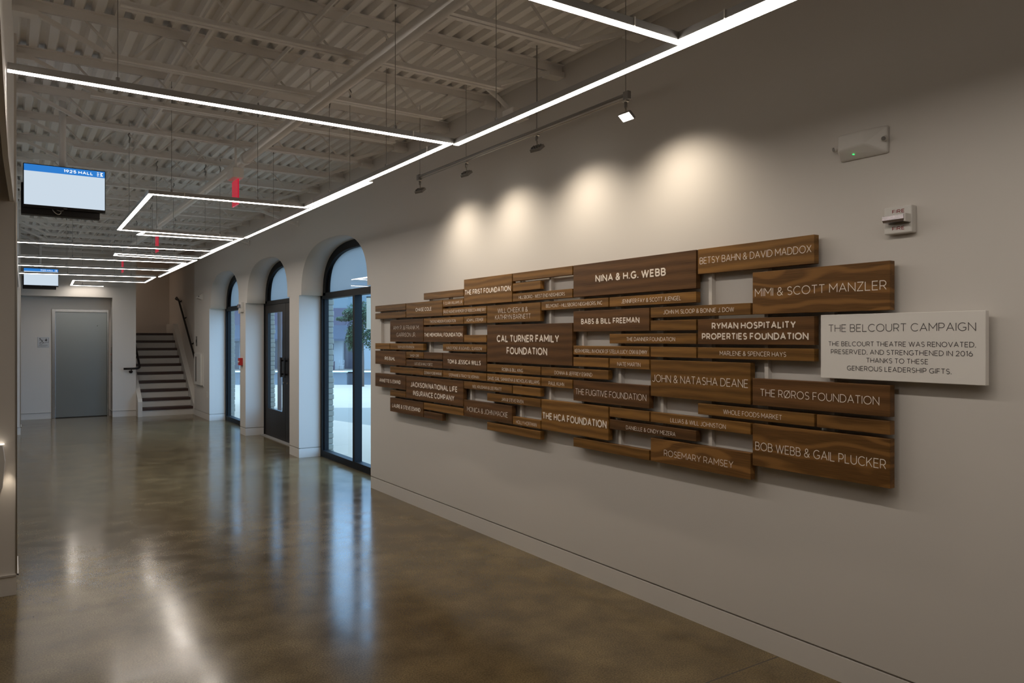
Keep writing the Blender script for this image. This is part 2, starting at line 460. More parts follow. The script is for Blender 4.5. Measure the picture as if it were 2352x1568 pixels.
# corrugated roof deck, flutes running along the hall
bm = bmesh.new()
prof = []
x = -7.5
while x < 0.7:
    prof += [(x, ZT + 0.036), (x + 0.030, ZT + 0.036), (x + 0.044, ZT), (x + 0.088, ZT)]
    x += 0.102
prof.append((x, ZT + 0.036))
rows = [[bm.verts.new((px, yy, pz)) for px, pz in prof] for yy in (-4.0, 21.0)]
for i in range(len(prof) - 1): bm.faces.new((rows[0][i], rows[1][i], rows[1][i + 1], rows[0][i + 1]))
top = [[bm.verts.new((px, yy, ZT + 0.12)) for px in (-7.5, 0.8)] for yy in (-4.0, 21.0)]
bm.faces.new((top[0][0], top[0][1], top[1][1], top[1][0]))
tag(finish('ceiling', bm, M['deckm']), 'white corrugated metal roof deck above the joists', 'ceiling', kind='structure')

GZ0, GZ1 = 0.117, 0.128
WIN = [(12.89, 15.21), (10.241, 12.55), (7.456, 9.834)]   # openings from far to near
ZS, ZA, SH, NEXP = 2.142, 2.775, 0.09, 2.6

def arch_z(y, y0, y1):
    c, h = (y0 + y1) / 2, (y1 - y0) / 2
    t = min(1.0, abs(y - c) / h)
    return ZS + (ZA - ZS) * max(0.0, 1 - t ** NEXP) ** (1 / NEXP)

def arch_samples(y0, y1, n=28):
    c, h = (y0 + y1) / 2, (y1 - y0) / 2
    return [c - h * math.cos(PI * i / n) for i in range(n + 1)]

def wall_path(bmw, bmb, bmg, pts, ztop):
    """painted wall above a recessed groove, baseboard below it; pts run with the room on the LEFT"""
    for (xa, ya), (xb, yb) in zip(pts, pts[1:]):
        d = Vector((xb - xa, yb - ya)).normalized(); inn = Vector((d.y, -d.x)) * 0.012   # into the wall
        quad(bmw, (xa, ya, GZ1), (xa, ya, ztop), (xb, yb, ztop), (xb, yb, GZ1))
        quad(bmw, (xa, ya, GZ1), (xb, yb, GZ1), (xb + inn.x, yb + inn.y, GZ1), (xa + inn.x, ya + inn.y, GZ1))
        quad(bmb, (xa, ya, 0), (xa, ya, GZ0), (xb, yb, GZ0), (xb, yb, 0))
        quad(bmb, (xa, ya, GZ0), (xa + inn.x, ya + inn.y, GZ0), (xb + inn.x, yb + inn.y, GZ0), (xb, yb, GZ0))
        quad(bmg, (xa + inn.x, ya + inn.y, GZ0), (xa + inn.x, ya + inn.y, GZ1), (xb + inn.x, yb + inn.y, GZ1), (xb + inn.x, yb + inn.y, GZ0))

XW = 0.29      # window plane
bw, bb, bg = bmesh.new(), bmesh.new(), bmesh.new()
ys = [-4.0, 7.456, 9.834, 10.241, 12.55, 12.89, 15.21, YEND]
segs = [(ys[0], ys[1]), (ys[2], ys[3]), (ys[4], ys[5]), (ys[6], ys[7])]
for i, (a, b) in enumerate(segs):
    pts = [(0, a), (0, b)]
    if i > 0: pts.insert(0, (XW, a))
    if i < 3: pts.append((XW, b))
    else: pts.append((0.10, b))
    wall_path(bw, bb, bg, pts, ZS)
    quad(bw, (0, a, ZS), (0, a, ZT + 0.03), (0, b, ZT + 0.03), (0, b, ZS))
quad(bw, (0.10, YEND, ZS), (0, YEND, ZS), (0, YEND, ZT + .03), (0.10, YEND, ZT + .03))
for (a, b) in WIN:
    for (p, q) in ((a, a + SH), (b - SH, b)):
        quad(bw, (0, p, ZS), (0, p, ZT + .03), (0, q, ZT + .03), (0, q, ZS))
        quad(bw, (0, p, ZS), (0, q, ZS), (XW, q, ZS), (XW, p, ZS))
    sm = arch_samples(a + SH, b - SH)
    for p, q in zip(sm, sm[1:]):
        zp, zq = arch_z(p, a + SH, b - SH), arch_z(q, a + SH, b - SH)
        quad(bw, (0, p, zp), (0, p, ZT + .03), (0, q, ZT + .03), (0, q, zq))
        f = quad(bw, (0, p, zp), (0, q, zq), (XW, q, zq), (XW, p, zp)); f.smooth = True
bmesh.ops.remove_doubles(bw, verts=bw.verts, dist=0.0004)
for nm, b_, m_ in (('wall_right', bw, M['wall']), ('baseboard_right', bb, M['base']), ('trim_1', bg, M['groove'])):
    finish(nm, b_, m_)['kind'] = 'structure'

# painted brick outer skin, one mesh of courses with rough arrises
def brick_skin():
    bm = bmesh.new()
    rnd = random.Random(3)
    ch = 0.075
    for (a, b) in ((-3.0, 7.456), (9.834, 10.241), (12.55, 12.89), (15.21, 21.0)):
        z, k = 0.0, 0
        while z < 3.6:
            j0, j1 = rnd.uniform(-.008, .008), rnd.uniform(-.008, .008)
            x1 = 0.472 + rnd.uniform(-.008, .008)
            y = a + j0 - 0.01
            if b - a > 2:
                # long stretches: whole bricks only near the openings, one run elsewhere
                box(bm, 0.388, x1, a, b + 0.01 + j1, z + 0.004, z + ch - 0.004)
            else:
                b2_ = bmesh.new(); box(b2_, 0.388, x1, y, b + 0.01 + j1, z + 0.002, z + ch - 0.002); bevel(b2_, .012, 2)
                vm = {v: bm.verts.new(v.co) for v in b2_.verts}
                for f in b2_.faces: bm.faces.new([vm[v] for v in f.verts])
                b2_.free()
            z += ch; k += 1
    for (a, b) in WIN:
        sm = arch_samples(a + 0.03, b - 0.03, 20)
        for p, q in zip(sm, sm[1:]):
            zp, zq = arch_z(p, a + .03, b - .03), arch_z(q, a + .03, b - .03)
            A = [bm.verts.new(c) for c in ((.388, p, zp), (.388, q, zq), (.47, q, zq), (.47, p, zp), (.388, p, 3.6), (.388, q, 3.6), (.47, q, 3.6), (.47, p, 3.6))]
            for f in ((0, 1, 2, 3), (0, 4, 5, 1), (3, 2, 6, 7)): bm.faces.new([A[i] for i in f])
    bmesh.ops.recalc_face_normals(bm, faces=bm.faces)
    return finish('wall_exterior', bm, M['brick'])
brick_skin()['kind'] = 'structure'
bm = bmesh.new()
for (a, b) in ((-3.0, 7.45), (9.84, 10.235), (12.556, 12.884), (15.216, 21.0)): box(bm, 0.385, 0.46, a, b, 0, 3.6)
finish('trim_2', bm, M['mortar'])['kind'] = 'structure'

# end of the hall: lift recess, block beside the stair
YE, YR, ZSOF = 17.02, 17.36, 2.392
bw, bb, bg = bmesh.new(), bmesh.new(), bmesh.new()
wall_path(bw, bb, bg, [(-1.04, 19.2), (-1.04, YE), (-1.465, YE), (-1.465, YR), (-1.50, YR)][::-1], ZSOF)
wall_path(bw, bb, bg, [(-7.5, YR), (-2.492, YR)], ZSOF)
quad(bw, (-7.5, YE, ZSOF), (-7.5, YE, ZT + .03), (-1.04, YE, ZT + .03), (-1.04, YE, ZSOF))
quad(bw, (-1.465, YE, ZSOF), (-1.465, YR, ZSOF), (-7.5, YR, ZSOF), (-7.5, YE, ZSOF))
quad(bw, (-1.04, YE, ZSOF), (-1.04, YE, ZT + .03), (-1.04, 19.2, ZT + .03), (-1.04, 19.2, ZSOF))
quad(bw, (-2.492, YR, 2.155), (-2.492, YR, ZSOF), (-1.50, YR, ZSOF), (-1.50, YR, 2.155))
for nm, b_, m_ in (('wall_back', bw, M['wall']), ('baseboard_back', bb, M['base']), ('trim_3', bg, M['groove'])):
    finish(nm, b_, m_)['kind'] = 'structure'
# stairwell walls
bm = bmesh.new()
quad(bm, (0.10, YEND, 0), (0.10, YEND, ZT + .03), (0.10, 20.2, ZT + .03), (0.10, 20.2, 0))
quad(bm, (0.10, 20.2, 0), (0.10, 20.2, ZT + .03), (-3.2, 20.2, ZT + .03), (-3.2, 20.2, 0))
quad(bm, (-3.2, 19.2, 0), (-3.2, 20.2, 0), (-3.2, 20.2, ZT + .03), (-3.2, 19.2, ZT + .03)); quad(bm, (-1.04, 19.2, 0), (-3.2, 19.2, 0), (-3.2, 19.2, ZT + .03), (-1.04, 19.2, ZT + .03))
finish('wall_stair', bm, M['darkwall'])['kind'] = 'structure'
# other walls that close the room
bm = bmesh.new()
quad(bm, (-7.5, -4, 0), (-7.5, -4, ZT + .03), (0, -4, ZT + .03), (0, -4, 0))
finish('wall_front', bm, M['wall'])['kind'] = 'structure'
bm = bmesh.new()
quad(bm, (-7.5, 21, 0), (-7.5, 21, ZT + .03), (-7.5, -4, ZT + .03), (-7.5, -4, 0))
finish('wall_left', bm, M['wall'])['kind'] = 'structure'

# bulkhead above the openings on the left, carried by two wall ends
hp = [(-3.215, -1.0), (-3.192, 2.0), (-3.188, 2.82), (-3.176, 4.2), (-3.150, 5.55), (-3.142, 6.65), (-3.055, 14.72)]
bm = bmesh.new()
for (xa, ya), (xb, yb) in zip(hp, hp[1:]):
    for zz0, zz1 in ((2.416, ZT + .02),):
        A = [(xa, ya, zz0), (xb, yb, zz0), (xb, yb, zz1), (xa, ya, zz1)]
        B = [(px - 0.022, py, pz) for px, py, pz in A]
        quad(bm, *A); quad(bm, B[3], B[2], B[1], B[0]); quad(bm, A[1], A[0], B[0], B[1])
tag(finish('beam_left', bm, M['joist']), kind='structure')
for nm, xe, ye, bn, tn in (('wall_pier_near', -3.137, 5.552, 'baseboard_near', 'trim_4'), ('wall_pier_far', -3.030, 14.72, 'baseboard_far', 'trim_5')):
    bw, bb, bg = bmesh.new(), bmesh.new(), bmesh.new()
    wall_path(bw, bb, bg, [(xe, ye + .45), (xe, ye), (-7.5, ye)][::-1], ZT + .02)
    for n2, b_, m_ in ((nm, bw, M['wall']), (bn, bb, M['base']), (tn, bg, M['groove'])):
        finish(n2, b_, m_)['kind'] = 'structure'
    bm = bmesh.new(); box(bm, xe - .004, xe + .004, ye - .004, ye + .012, GZ1, 2.41)
    finish('corner_bead' if 0 else 'trim_6' if ye < 6 else 'trim_7', bm, M['chrome'])['kind'] = 'structure'

# ------------------------------------------------------------------ stair
st = empty('staircase', (-0.5, 16.66, 0))
tag(st, 'straight stair with dark treads and pale risers beside the lift', 'staircase')
RISE, RUN, SX0, SX1, SY = 0.170, 0.257, -1.04, 0.0, 16.78
for i in range(10):
    y0, z1 = SY + i * RUN, (i + 1) * RISE
    tg = 2 if i else 2
    t_ = boxo('tread', (SX0 - st.location.x + 0.08, SX1 - st.location.x, y0 - .025 - st.location.y, y0 + (RUN if i < 9 else 1.2) - st.location.y, z1 - .050, z1), M['tread'], st, 0.006)
    boxo('riser', (SX0 - st.location.x + 0.08, SX1 - st.location.x, y0 - st.location.y, y0 + .02 - st.location.y, z1 - RISE, z1 - .050), M['riser'], st)
bm = bmesh.new()
prism(bm, [(SY - .06, 0.0), (SY - .06, 0.22), (SY + 9 * RUN - .02, 1.92), (SY + 9 * RUN + .9, 1.92), (SY + 9 * RUN + .9, 0.0)], 'x', 0.0, 0.098)
bmesh.ops.translate(bm, verts=bm.verts, vec=-Vector(st.location))
finish('stringer', bm, M['riser'], st)
bm = bmesh.new()
prism(bm, [(SY - .07, 0.0), (SY - .07, 0.30), (SY - .02, 0.36), (SY + 1.0, 1.03), (SY + 1.0, 0.0)], 'x', -1.042, -0.962)
bmesh.ops.translate(bm, verts=bm.verts, vec=-Vector(st.location))
finish('skirt_board', bm, M['riser'], st)

ld_ = empty('landing_floor', (-2.1, 19.7, 1.66)); tag(ld_, 'dark stair landing turning left behind the lift wall', 'landing')
boxo('landing_slab', (-1.09, 1.05, -.49, .49, 0, .04), M['tread'], ld_)
cl = empty('added_stair_lamp', (-1.75, 19.7, ZT)); tag(cl, 'added round lamp out of view round the corner, brightening the stairwell', 'light')  # lamp added out of view because the stairwell was too dark
tubeo('body', [(0, 0, -.001), (0, 0, -.05)], .13, M['white'], cl, 20, False)
tubeo('diffuser', [(0, 0, -.0505), (0, 0, -.065)], .115, M['stairfill'], cl, 20, False)
# handrails
hr = empty('handrail', (-1.10, 16.98, 0.98))
tag(hr, 'short dark handrail bent round the wall end left of the stair', 'handrail')
def rail(parent, pts, brackets):
    o = Vector(parent.location)
    tubeo('rail', [Vector(p) - o for p in pts], 0.021, M['black'], parent, 10)
    for (a, b) in brackets:
        b_ = tubeo('bracket', [Vector(a) - o, (Vector(a) + Vector(b)) / 2 - o - Vector((0, 0, .03)), Vector(b) - o], 0.009, M['black'], parent, 6)
        d = (Vector(b) - Vector(a)).normalized()
        bm = bmesh.new(); tube(bm, [Vector(b) - o - d * .010, Vector(b) - o], 0.036, 14)
        finish('rosette', bm, M['black'], parent)
rail(hr, [(-1.275, 16.93, .965), (-1.12, 16.93, .965), (-1.02, 16.92, .97), (-.985, 16.95, .985), (-.978, 17.02, 1.03), (-.978, 18.0, 1.68), (-.978, 19.0, 2.34)],
     [((-1.135, 16.93, .95), (-1.135, YE - .001, .90)), ((-.978, 17.9, 1.60), (-1.039, 17.9, 1.55))])
hr2 = empty('handrail', (0.03, 17.6, 1.7))
tag(hr2, 'long dark handrail climbing the right stairwell wall', 'handrail')
rail(hr2, [(.085, 18.98, 2.47), (.035, 18.96, 2.50), (.03, 18.80, 2.52), (.03, 18.5, 2.42), (.03, 16.75, 1.17), (.03, 16.68, 1.14)],
     [((.03, 18.62, 2.48), (.099, 18.62, 2.43)), ((.03, 18.05, 2.09), (.099, 18.05, 2.04)), ((.03, 17.25, 1.52), (.099, 17.25, 1.47))])

# ------------------------------------------------------------------ lift
lf = empty('elevator', (-1.99, YR, 0))
tag(lf, 'brushed steel lift door in a recess at the end of the hall', 'elevator')
def lbox(nm, b, m, par, org, bev=0.0):
    o = Vector(org)
    return boxo(nm, (b[0] - o.x, b[1] - o.x, b[2] - o.y, b[3] - o.y, b[4] - o.z, b[5] - o.z), m, par, bev)
LO = lf.location
lbox('door_panel', (-2.432, -1.528, YR + .02, YR + .06, .012, 2.10), M['steel'], lf, LO, .002)
lbox('jamb', (-2.492, -2.430, YR - .02, YR + .08, 0, 2.155), M['steelframe'], lf, LO, .003)
lbox('jamb', (-1.530, -1.500, YR - .02, YR + .08, 0, 2.155), M['steelframe'], lf, LO, .003)
lbox('header', (-2.431, -1.529, YR - .02, YR + .08, 2.10, 2.155), M['steelframe'], lf, LO, .003)
lbox('sill', (-2.432, -1.528, YR - .005, YR + .06, 0, .012), M['black'], lf, LO)
bm = bmesh.new(); tube(bm, [(-1.70 - LO.x, YR + .021 - LO.y, 1.83), (-1.70 - LO.x, YR + .017 - LO.y, 1.83)], .008, 10)
finish('key_hole', bm, M['black'], lf)
cp = empty('call_panel', (-1.467, 17.2, 1.15))
tag(cp, 'narrow steel lift call plate on the recess side wall', 'call panel')
boxo('plate', (-.004, 0.0, -.05, .05, -.25, .25), M['grey'], cp, .001)
for z in (.10, -.06):
    bm = bmesh.new(); tube(bm, [(-.004, 0, z), (-.009, 0, z)], .018, 12); finish('button', bm, M['red'], cp)

# fire sign left of lift
fs = empty('fire_exit_sign', (-2.632, YR, 1.50))
tag(fs, 'small grey plate with running man and flame pictogram left of lift', 'sign')
boxo('plate', (-.097, .097, -.006, -.0005, -.102, .102), M['signgrey'], fs, .002)
bm = bmesh.new()
F3 = lambda p: (p[0], -.0072, p[1])
for s, wd in (([(-.066, -.030), (-.02, -.030), (0, -.012), (.03, -.012), (.05, .0), (.085, .0)], .006), ([(-.052, .058), (-.030, .040), (-.018, .012)], .013), ([(-.018, .012), (-.045, -.004), (-.064, -.016)], .009),
              ([(-.018, .012), (.000, -.004), (-.008, -.022)], .009), ([(-.046, .052), (-.066, .036)], .007), ([(-.036, .045), (-.012, .034), (.0, .040)], .007)):
    stroke(bm, s, wd / 2, F3)
for cx, cz, r in ((-.056, .072, .011),):
    bm.faces.new([bm.verts.new(F3((cx + r * math.cos(k * PI / 7), cz + r * math.sin(k * PI / 7)))) for k in range(14)])
bm.faces.new([bm.verts.new(F3(p)) for p in ((.030, .022), (.024, .045), (.034, .060), (.038, .05), (.046, .085), (.056, .055), (.062, .062), (.066, .040), (.058, .022))])
stroke(bm, [(.086, .085), (.086, -.01)], .002, F3)
for z, w_ in ((-.052, .065), (-.066, .075), (-.080, .045)):
    x_ = -w_
    while x_ < w_: stroke(bm, [(x_, z), (min(x_ + .016, w_), z)], .0022, F3); x_ += .021
finish('pictogram', bm, M['ink'], fs)

# ------------------------------------------------------------------ windows and door
def arch_frame(bm, y0, y1, wd, x0, x1):
    """moulded frame member following the arch"""
    outer = [(y, arch_z(y, y0, y1)) for y in arch_samples(y0, y1, 36)]
    c = (y0 + y1) / 2
    inner = []
    for i, (y, z) in enumerate(outer):
        a = outer[max(0, i - 1)]; b = outer[min(len(outer) - 1, i + 1)]
        d = Vector((b[0] - a[0], b[1] - a[1])).normalized(); n = Vector((d.y, -d.x))
        inner.append((y + n.x * wd, max(ZS, z + n.y * wd)))
    inner[0] = (y0 + wd, ZS); inner[-1] = (y1 - wd, ZS)
    for i in range(len(outer) - 1):
        A = [(x0, *outer[i]), (x0, *outer[i + 1]), (x0, *inner[i + 1]), (x0, *inner[i])]
        B = [(x1, p[1], p[2]) for p in A]
        quad(bm, A[0], A[1], A[2], A[3]); quad(bm, B[3], B[2], B[1], B[0])
        quad(bm, A[3], A[2], B[2], B[3]); quad(bm, A[0], B[0], B[1], A[1])
    return inner

def window(nm, y0, y1, mull):
    e = empty(nm, (0, (y0 + y1) / 2, 0)); e['kind'] = 'structure'
    o = Vector(e.location)
    x0, x1 = XW, XW + .095
    bm = bmesh.new()
    inner = arch_frame(bm, y0 + SH, y1 - SH, .095, x0, x1)
    arch_frame(bm, y0 + SH + .09, y1 - SH - .09, .05, x0 + .03, x1 - .02)
    bmesh.ops.translate(bm, verts=bm.verts, vec=-o)
    finish('arch_frame', bm, M['frame'], e)
    bm = bmesh.new()
    box(bm, x0, x1, y0, y0 + .055, 0, ZS); box(bm, x0, x1, y1 - .055, y1, 0, ZS)
    box(bm, x0, x1, y0 + .055, y1 - .055, 0, .085); box(bm, x0, x1, y0, y1, ZS - .045, ZS + .035)
    box(bm, x0 + .03, x1 - .03, y0 + .055, y0 + .075, .085, ZS - .045); box(bm, x0 + .03, x1 - .03, y1 - .075, y1 - .055, .085, ZS - .045)
    bmesh.ops.translate(bm, verts=bm.verts, vec=-o)
    finish('frame', bm, M['frame'], e)
    for ym in mull:
        bm = bmesh.new(); box(bm, x0, x1, ym - .032, ym + .032, .085, ZS - .045)
        bmesh.ops.translate(bm, verts=bm.verts, vec=-o)
        finish('mullion', bm, M['frame'], e)
    ed = [y0 + .055] + list(mull) + [y1 - .055]
    for a, b in zip(ed, ed[1:]):
        bm = bmesh.new(); quad(bm, (x0 + .05, a, .085), (x0 + .05, a, ZS - .04), (x0 + .05, b, ZS - .04), (x0 + .05, b, .085))
        bmesh.ops.translate(bm, verts=bm.verts, vec=-o)
        finish('glass_pane', bm, M['glass'], e)
    fan(e, o, y0, y1, x0 + .05)
    return e

def fan(e, o, y0, y1, xg):
    bm = bmesh.new()
    sm = arch_samples(y0 + SH + .02, y1 - SH - .02, 24)
    pts = [(sm[0], ZS + .03)] + [(y, max(ZS + .04, arch_z(y, y0 + SH, y1 - SH) - .03)) for y in sm] + [(sm[-1], ZS + .03)]
    bm.faces.new([bm.verts.new((xg, y, z)) for y, z in pts])
    bmesh.ops.translate(bm, verts=bm.verts, vec=-o)
    finish('fanlight_pane', bm, M['fan'], e)

window('window_1', *WIN[0], [(WIN[0][0] + WIN[0][1]) / 2])
window('window_2', *WIN[2], [8.66])
y0, y1 = WIN[1]
dr = empty('door_1', (0, (y0 + y1) / 2, 0)); dr['kind'] = 'structure'
o = Vector(dr.location)
bm = bmesh.new()
arch_frame(bm, y0 + SH, y1 - SH, .095, XW, XW + .095); arch_frame(bm, y0 + SH + .09, y1 - SH - .09, .05, XW + .03, XW + .075)
bmesh.ops.translate(bm, verts=bm.verts, vec=-o); finish('arch_frame', bm, M['frame'], dr)
bm = bmesh.new()
box(bm, XW, XW + .095, y0, y0 + .04, 0, ZS); box(bm, XW, XW + .095, y1 - .04, y1, 0, ZS); box(bm, XW, XW + .095, y0, y1, ZS - .03, ZS + .035)
bmesh.ops.translate(bm, verts=bm.verts, vec=-o); finish('frame', bm, M['frame'], dr)
fan(dr, o, y0, y1, XW + .05)
ym = (y0 + y1) / 2
for (a, b, hs) in ((ym + .004, y1 - .04, 1), (y0 + .04, ym - .004, -1)):
    bm = bmesh.new()
    xa, xb = XW + .01, XW + .055
    ga, gb = a + .17, b - .17
    box(bm, xa, xb, a, ga, .012, ZS - .034); box(bm, xa, xb, gb, b, .012, ZS - .034)
    box(bm, xa, xb, ga, gb, .012, .45); box(bm, xa, xb, ga, gb, 1.985, ZS - .034)
    bmesh.ops.translate(bm, verts=bm.verts, vec=-o)
    lf_ = finish('door_leaf', bm, M['black'], dr)
    bm = bmesh.new(); quad(bm, (xa + .022, ga, .45), (xa + .022, ga, 1.985), (xa + .022, gb, 1.985), (xa + .022, gb, .45))
    bmesh.ops.translate(bm, verts=bm.verts, vec=-o); finish('door_glass', bm, M['glass'], lf_)
    yh = (a + .09) if hs > 0 else (b - .09)
    bm = bmesh.new(); box(bm, xa - .006, xa, yh - .06, yh + .19 * hs if hs > 0 else yh + .06, .985, 1.285) if hs > 0 else box(bm, xa - .006, xa, yh - .19, yh + .06, .985, 1.285)
    box(bm, xa - .055, xa - .040, yh - .02, yh + .02, .985, 1.285); box(bm, xa - .045, xa, yh - .012, yh + .012, 1.02, 1.045); box(bm, xa - .045, xa, yh - .012, yh + .012, 1.225, 1.25)
    bmesh.ops.translate(bm, verts=bm.verts, vec=-o); finish('pull_handle', bm, M['black'], lf_)
    bm = bmesh.new(); tube(bm, [(xa, yh, .90), (xa - .012, yh, .90)], .014, 12)
    bmesh.ops.translate(bm, verts=bm.verts, vec=-o); finish('lock_cylinder', bm, M['chrome'], lf_)
bm = bmesh.new(); box(bm, XW - .06, XW + .10, y0, y1, 0, .012)
bmesh.ops.translate(bm, verts=bm.verts, vec=-o); finish('threshold', bm, M['housing'], dr)

# ------------------------------------------------------------------ roof joists
ORD = ['first', 'second', 'third', 'fourth', 'fifth', 'sixth', 'seventh', 'eighth', 'ninth', 'tenth', 'eleventh', 'twelfth', 'thirteenth', 'fourteenth', 'fifteenth', 'sixteenth', 'seventeenth', 'eighteenth']
def make_joist():
    e = empty('roof_joist', (0, 0, 0))
    XL, XR = -3.168, -0.002
    bm = bmesh.new()
    for s in (-1, 1):
        box(bm, XL, XR, s * .007, s * .040, ZT - .007, ZT) if s > 0 else box(bm, XL, XR, -.040, -.007, ZT - .007, ZT)
        box(bm, XL, XR, .007, .013, ZT - .052, ZT - .007) if s > 0 else box(bm, XL, XR, -.013, -.007, ZT - .052, ZT - .007)
    finish('top_chord', bm, M['joist'], e)
    bm = bmesh.new()
    BX0, BX1, BZ = -2.72, -.50, 3.20
    for s in (-1, 1):
        a, b = (.007, .036) if s > 0 else (-.036, -.007)
        box(bm, BX0, BX1, a, b, BZ, BZ + .006)
        a, b = (.007, .012) if s > 0 else (-.012, -.007)
        box(bm, BX0, BX1, a, b, BZ + .006, BZ + .036)
    finish('bottom_chord', bm, M['joist'], e)
    zt, zb = ZT - .03, BZ + .02
    for k in range(5):
        xb = -2.60 + .49 * k
        for dx in (-.225, .225):
            bm = bmesh.new(); tube(bm, [(xb + dx * .12, 0, zb), (xb + dx, 0, zt)], .0085, 6)
            finish('diagonal', bm, M['joist'], e, True)
    for xa, xb in ((XL + .10, BX0 + .05), (XR - .10, BX1 - .05)):
        bm = bmesh.new(); beam(bm, (xa, 0, ZT - .055), (xb, 0, zb), .026, .026)
        finish('end_strut', bm, M['joist'], e)
    for xa, xb in ((XL, XL + .13), (XR - .13, XR)):
        bm = bmesh.new(); box(bm, xa, xb, -.045, .045, ZT - .088, ZT - .052)
        finish('bearing_seat', bm, M['joist'], e)
    return e
JY = [2.515 + .8175 * k for k in range(18)]
JY = [y for y in JY if y < 16.8]
jp = make_joist()
for i, y in enumerate(JY):
    e = jp if i == 0 else copy_tree(jp)
    e.location = (0, y, 0)
    tag(e, 'white open-web steel roof joist, %s from the camera end' % ORD[i], 'roof joist', 'open-web joists under the roof deck')

# angles bridging the joists, sprinkler main, conduit
for i, (xb_, lab) in enumerate(((-1.72, 'pair of thin white bridging angles running along the joists left of the big pipe'), (-2.255, 'pair of thin white bridging angles running near the left ceiling edge'))):
    e = empty('joist_bridging', (xb_, 9, 3.3)); tag(e, lab, 'bridging')
    for z in (3.245, 3.385):
        boxo('angle', (-.014, .014, -7.2, 7.6, z - 3.3, z - 3.3 + .004), M['joist'], e)
        boxo('angle', (-.014, -.010, -7.2, 7.6, z - 3.3 - .024, z - 3.3), M['joist'], e)
pm = empty('sprinkler_pipe', (-1.478, 9, 3.125))
tag(pm, 'thick white sprinkler main running the length of the ceiling below the joists', 'pipe')
tubeo('pipe', [(0, -8.5, 0), (0, 7.9, 0)], .043, M['joist'], pm, 16)
for y in (-2.34,):
    tubeo('coupling', [(0, y - .04, 0), (0, y + .04, 0)], .052, M['joist'], pm, 16)
for y in (-4.0, -.75, 2.5, 5.8):
    bm = bmesh.new(); tube(bm, [(0, y, .04), (0, y, .32)], .006, 6)
    finish('hanger_rod', bm, M['joist'], pm)
for y, lab in ((9.87, 'nearer slanting white brace from a joist down to the right wall'), (12.32, 'farther slanting white brace from a joist down to the right wall')):
    e = empty('wall_brace', (0, y, 3.1)); tag(e, lab, 'brace')
    bm = bmesh.new(); beam(bm, (-.56, 0, .135), (-.008, 0, -.02), .036, .030); finish('bar', bm, M['joist'], e)
    boxo('wall_plate', (-.010, 0, -.035, .035, -.045, .03), M['joist'], e, .002)
bp = empty('branch_pipe', (-.55, 4.58, 3.36))
tag(bp, 'thin white branch pipe with elbow between two joists near the right wall', 'pipe')
tubeo('pipe', [(-.85, -.02, .02), (-.2, .0, .02), (.20, 0, .01), (.30, -.02, -.06), (.40, -.06, -.16)], .017, M['joist'], bp, 10)
boxo('junction_box', (.33, .47, -.16, -.02, -.22, -.15), M['joist'], bp, .006)

# ------------------------------------------------------------------ suspended linear lights
ZB = 2.60; WB = .034; HB = .030
def offs(poly, hw):
    L, R = [], []
    n = len(poly); P = [Vector(p) for p in poly]
    for i in range(n):
        a = (P[i] - P[i - 1]).normalized() if i else (P[1] - P[0]).normalized()
        b = (P[i + 1] - P[i]).normalized() if i < n - 1 else a
        na, nb = Vector((-a.y, a.x)), Vector((-b.y, b.x)); nn = (na + nb).normalized()
        k = 1 / max(nn.dot(na), .35)
        L.append(P[i] + nn * hw * k); R.append(P[i] - nn * hw * k)
    return L, R

